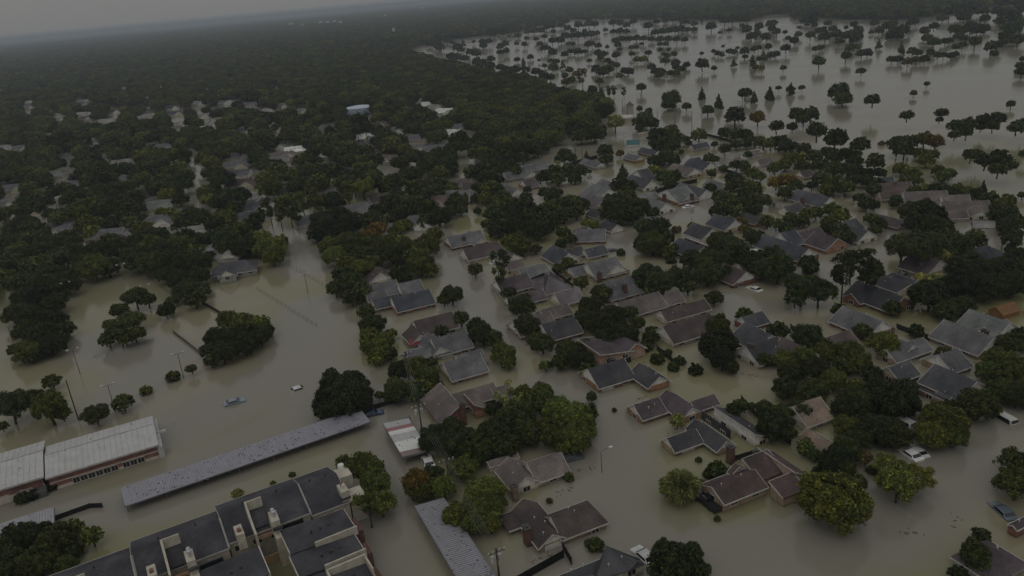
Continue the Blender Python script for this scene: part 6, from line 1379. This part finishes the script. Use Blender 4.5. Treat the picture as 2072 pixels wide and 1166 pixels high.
# flood plain, far middle
T(700, 0, 2.96, "700 255 35 cd,765 250 24 ud,815 250 40 ud,855 248 45 ud,825 275 50 nd,925 280 45 ud,955 262 45 ud,540 265 60 nd,560 285 60 nd,500 265 45 nd,605 245 40 nd,635 255 36 nd,668 285 55 nd,740 312 45 ud,780 318 60 ud,690 300 36 ud,925 315 45 ud,962 305 40 ud,630 340 60 nd,665 345 55 nd,712 350 52 nd,868 355 52 nd,785 370 60 nd,820 380 60 nd,860 395 60 nd,800 395 50 nd,925 405 55 nd,955 415 50 nd,1010 420 70 nd,1060 425 55 id,1085 430 50 id,1135 430 60 nd,1165 435 45 nd,1190 462 70 ud,1225 465 50 ud,"
  "1025 358 38 nd,1062 368 32 cd,1104 342 40 nd,1157 362 20 ud,1160 265 40 nd,1190 288 50 ud,1215 290 30 ud,1240 315 52 ud,1068 265 34 ud,1022 262 30 ud,1190 395 32 nd,1225 365 36 nd,1260 370 45 nd,1240 405 60 ng,1298 385 38 cd,1310 325 45 nd,1345 310 42 nd,1390 310 50 nd,1430 310 40 nd,1335 263 36 ng,1362 265 30 ng,1450 268 45 ud,1475 262 34 ud,1510 275 45 nd,1565 282 25 ud,1510 320 50 nd,1540 325 50 nd,1525 345 45 nd,1457 365 35 nd,1617 330 45 ud,1565 365 45 nd,1590 380 40 nd,1620 390 40 ud,1630 270 45 nd,1640 295 30 nd,1710 285 36 nd,1740 285 36 nd,1712 325 36 ud,1772 265 25 nd,1812 318 45 ud,1745 358 50 ny,1785 355 50 ny,"
  "1500 415 60 nd,1540 430 80 nd,1575 415 60 nd,1518 488 50 ug,1665 425 45 nd,1695 430 60 nd,1640 455 45 sg,1380 445 50 nr,1415 455 75 ir,1340 420 45 ud,1310 455 45 nd,1320 490 60 ng,1355 480 50 ng,1830 402 50 ud,1850 430 50 nd,1885 435 60 nd,1870 455 50 nd,1880 265 36 nd,1915 265 36 nd,1885 300 30 ud,1932 298 25 ud,1905 325 36 nd,1925 335 36 nd,1910 365 60 ug,1965 325 40 ng,1980 405 50 nd,2010 415 50 nd,2040 390 45 nd,1945 440 50 nd,1980 440 50 nd,1975 378 50 ud,1475 540 60 nd,1530 550 36 id,1575 545 40 id,1605 543 40 id,1665 550 42 id,1768 525 58 ud,1758 650 36 nd,1815 662 38 nd,1930 620 70 nd,1970 600 70 nd,1955 570 50 nd,2040 635 45 ud,"
  "1310 218 50 ud,1350 215 50 ud,1390 212 50 ud,1430 208 50 ud,1470 205 50 nd,1500 200 45 nd,1600 190 40 ud,1640 188 50 nd,1680 190 40 ud,1620 245 50 ud,1660 235 45 ud,1700 232 45 ud,1740 230 45 nd,1780 232 45 ud,1830 235 45 nd,1880 235 45 ud,1930 235 45 ud,1980 235 45 ud,2030 238 40 ud,1850 195 50 nd,1890 190 50 nd,1930 185 50 nd,1970 180 50 nd,2010 175 50 nd,2045 180 40 nd,1235 245 45 ud,1270 240 45 ud,1290 245 40 nd,1080 230 28 ud,1190 220 32 ud,1140 235 34 ud,1030 215 36 nd,975 218 20 ud,915 225 12 nd,1090 190 45 nd,1130 185 45 nd,1170 185 40 nd,1240 190 34 nd,1430 185 28 ud,1420 155 24 ud,1455 140 50 ud,1490 145 50 ud,1390 150 50 ud,1555 180 30 nd,1540 110 24 ud,1600 135 50 ud,1640 140 45 ud,1680 150 45 ud,1720 130 45 ud,1790 110 45 nd,1830 105 50 nd,1860 130 40 nd,1910 125 40 nd,1960 115 50 nd,2000 115 45 ud,2030 130 60 nd,1810 155 50 ud,1330 170 40 ud,1360 185 40 ud,1030 180 40 nd,990 185 50 nd,940 195 50 nd,880 205 50 nd,1200 165 40 nd,1240 155 50 nd,1290 150 50 nd,1320 130 40 nd")

T(1000, 500, 1.933, "370 480 70 nd,150 330 60 nd,500 420 50 hd,640 440 55 hd,700 470 50 hd,930 470 60 nd,1110 330 80 nd,1290 420 100 ny,1140 440 90 ny,1440 330 70 nd,1650 330 60 nd,1760 420 70 nd,1480 500 80 nd,1640 610 60 nd,860 200 70 nd,420 180 80 nd,290 60 50 ng,60 180 60 nd,560 300 60 nd,620 330 50 hd,450 300 60 nd,1060 440 60 nd,1000 60 90 nd,1230 90 50 hd,1700 200 80 nd,1560 240 70 nd,1350 250 60 nd,880 60 80 nd")

build_trees()
_pts = fill_woods()
_pl = [o for o in SC.objects if o.type == 'MESH' and o.parent is None and o.name.startswith('broadleaf_tree')]
_pick = []
for o in _pl:
    if all(o.data != q.data for q in _pick): _pick.append(o)
_round = [o for o in _pick if o.data.name.startswith('small_tree')][:8]
K_ = min(4, len(_round))
# crowns of nearer and middle woods use the fuller crown, the far wood the small one
_full = []
for o in SC.objects:
    if o.name.startswith('crown') and o.data in [CR['round', i, 1] for i in range(4)] + [CR['oak', i, 1] for i in range(4)]:
        if all(o.data != q.data for q in _full): _full.append(o)
_full = _full[:4]
near_p = [p for p in _pts if p[1] < 1000]; far_p = [p for p in _pts if p[1] >= 1000]
near_p = [(*p[:6], p[6] % len(_full), p[7]) for p in near_p]; far_p = [(*p[:6], p[6] % K_, p[7]) for p in far_p]
gn_scatter('woodland', near_p, _full, 'continuous canopy of dark green wood and suburb trees on the left', 'woodland')
gn_scatter('distant_woodland', far_p, _round[:K_], 'far woodland fading toward the hazy horizon', 'woodland')
lo = [(X, Y, zc, R, R * hz, rz, i % K_, tint) for i, (X, Y, zc, R, hz, rz, kind, tint) in enumerate(LEFT_OVER)]
if lo: gn_scatter('distant_trees', lo, _round[:K_], 'scattered small trees far out on the flooded park', 'trees')
def debris():
    rng = random.Random(21); mb = MB()
    hs = [o for o in SC.objects if o.name.startswith('house') and depth(o.location.x, o.location.y) < 230]
    for h in hs:
        for _ in range(rng.randrange(1, 4)):
            a = rng.uniform(0, 6.283); d = rng.uniform(7, 13); cx, cy = h.location.x + d * math.cos(a), h.location.y + d * math.sin(a); dr = rng.uniform(0, 3.14)
            for k in range(rng.randrange(5, 16)):
                l = rng.gauss(0, 1.3); q = rng.gauss(0, .3); x, y = cx + l * math.cos(dr) - q * math.sin(dr), cy + l * math.sin(dr) + q * math.cos(dr)
                t = rng.uniform(0, 3.14); L, W_ = rng.uniform(.08, .38), rng.uniform(.03, .12); c, s = math.cos(t), math.sin(t)
                P = [(x + a_ * c - b_ * s, y + a_ * s + b_ * c) for a_, b_ in ((-L, -W_), (L, -W_ * .5), (L, W_), (-L, W_ * .6))]
                mb.hexa([(p[0], p[1], -.02) for p in P] + [(p[0], p[1], rng.uniform(.02, .06)) for p in P])
    tag(mb.build('floating_debris', 'timber', None, (.12, .10, .06)), 'twigs, leaves and litter drifting round the houses', 'debris', kind='stuff')
debris()
resolve_labels()
print('TREES', len(TREES), 'left over', len(LEFT_OVER), 'near pts', len(near_p), 'far', len(far_p), 'protos', K_, len(_full))
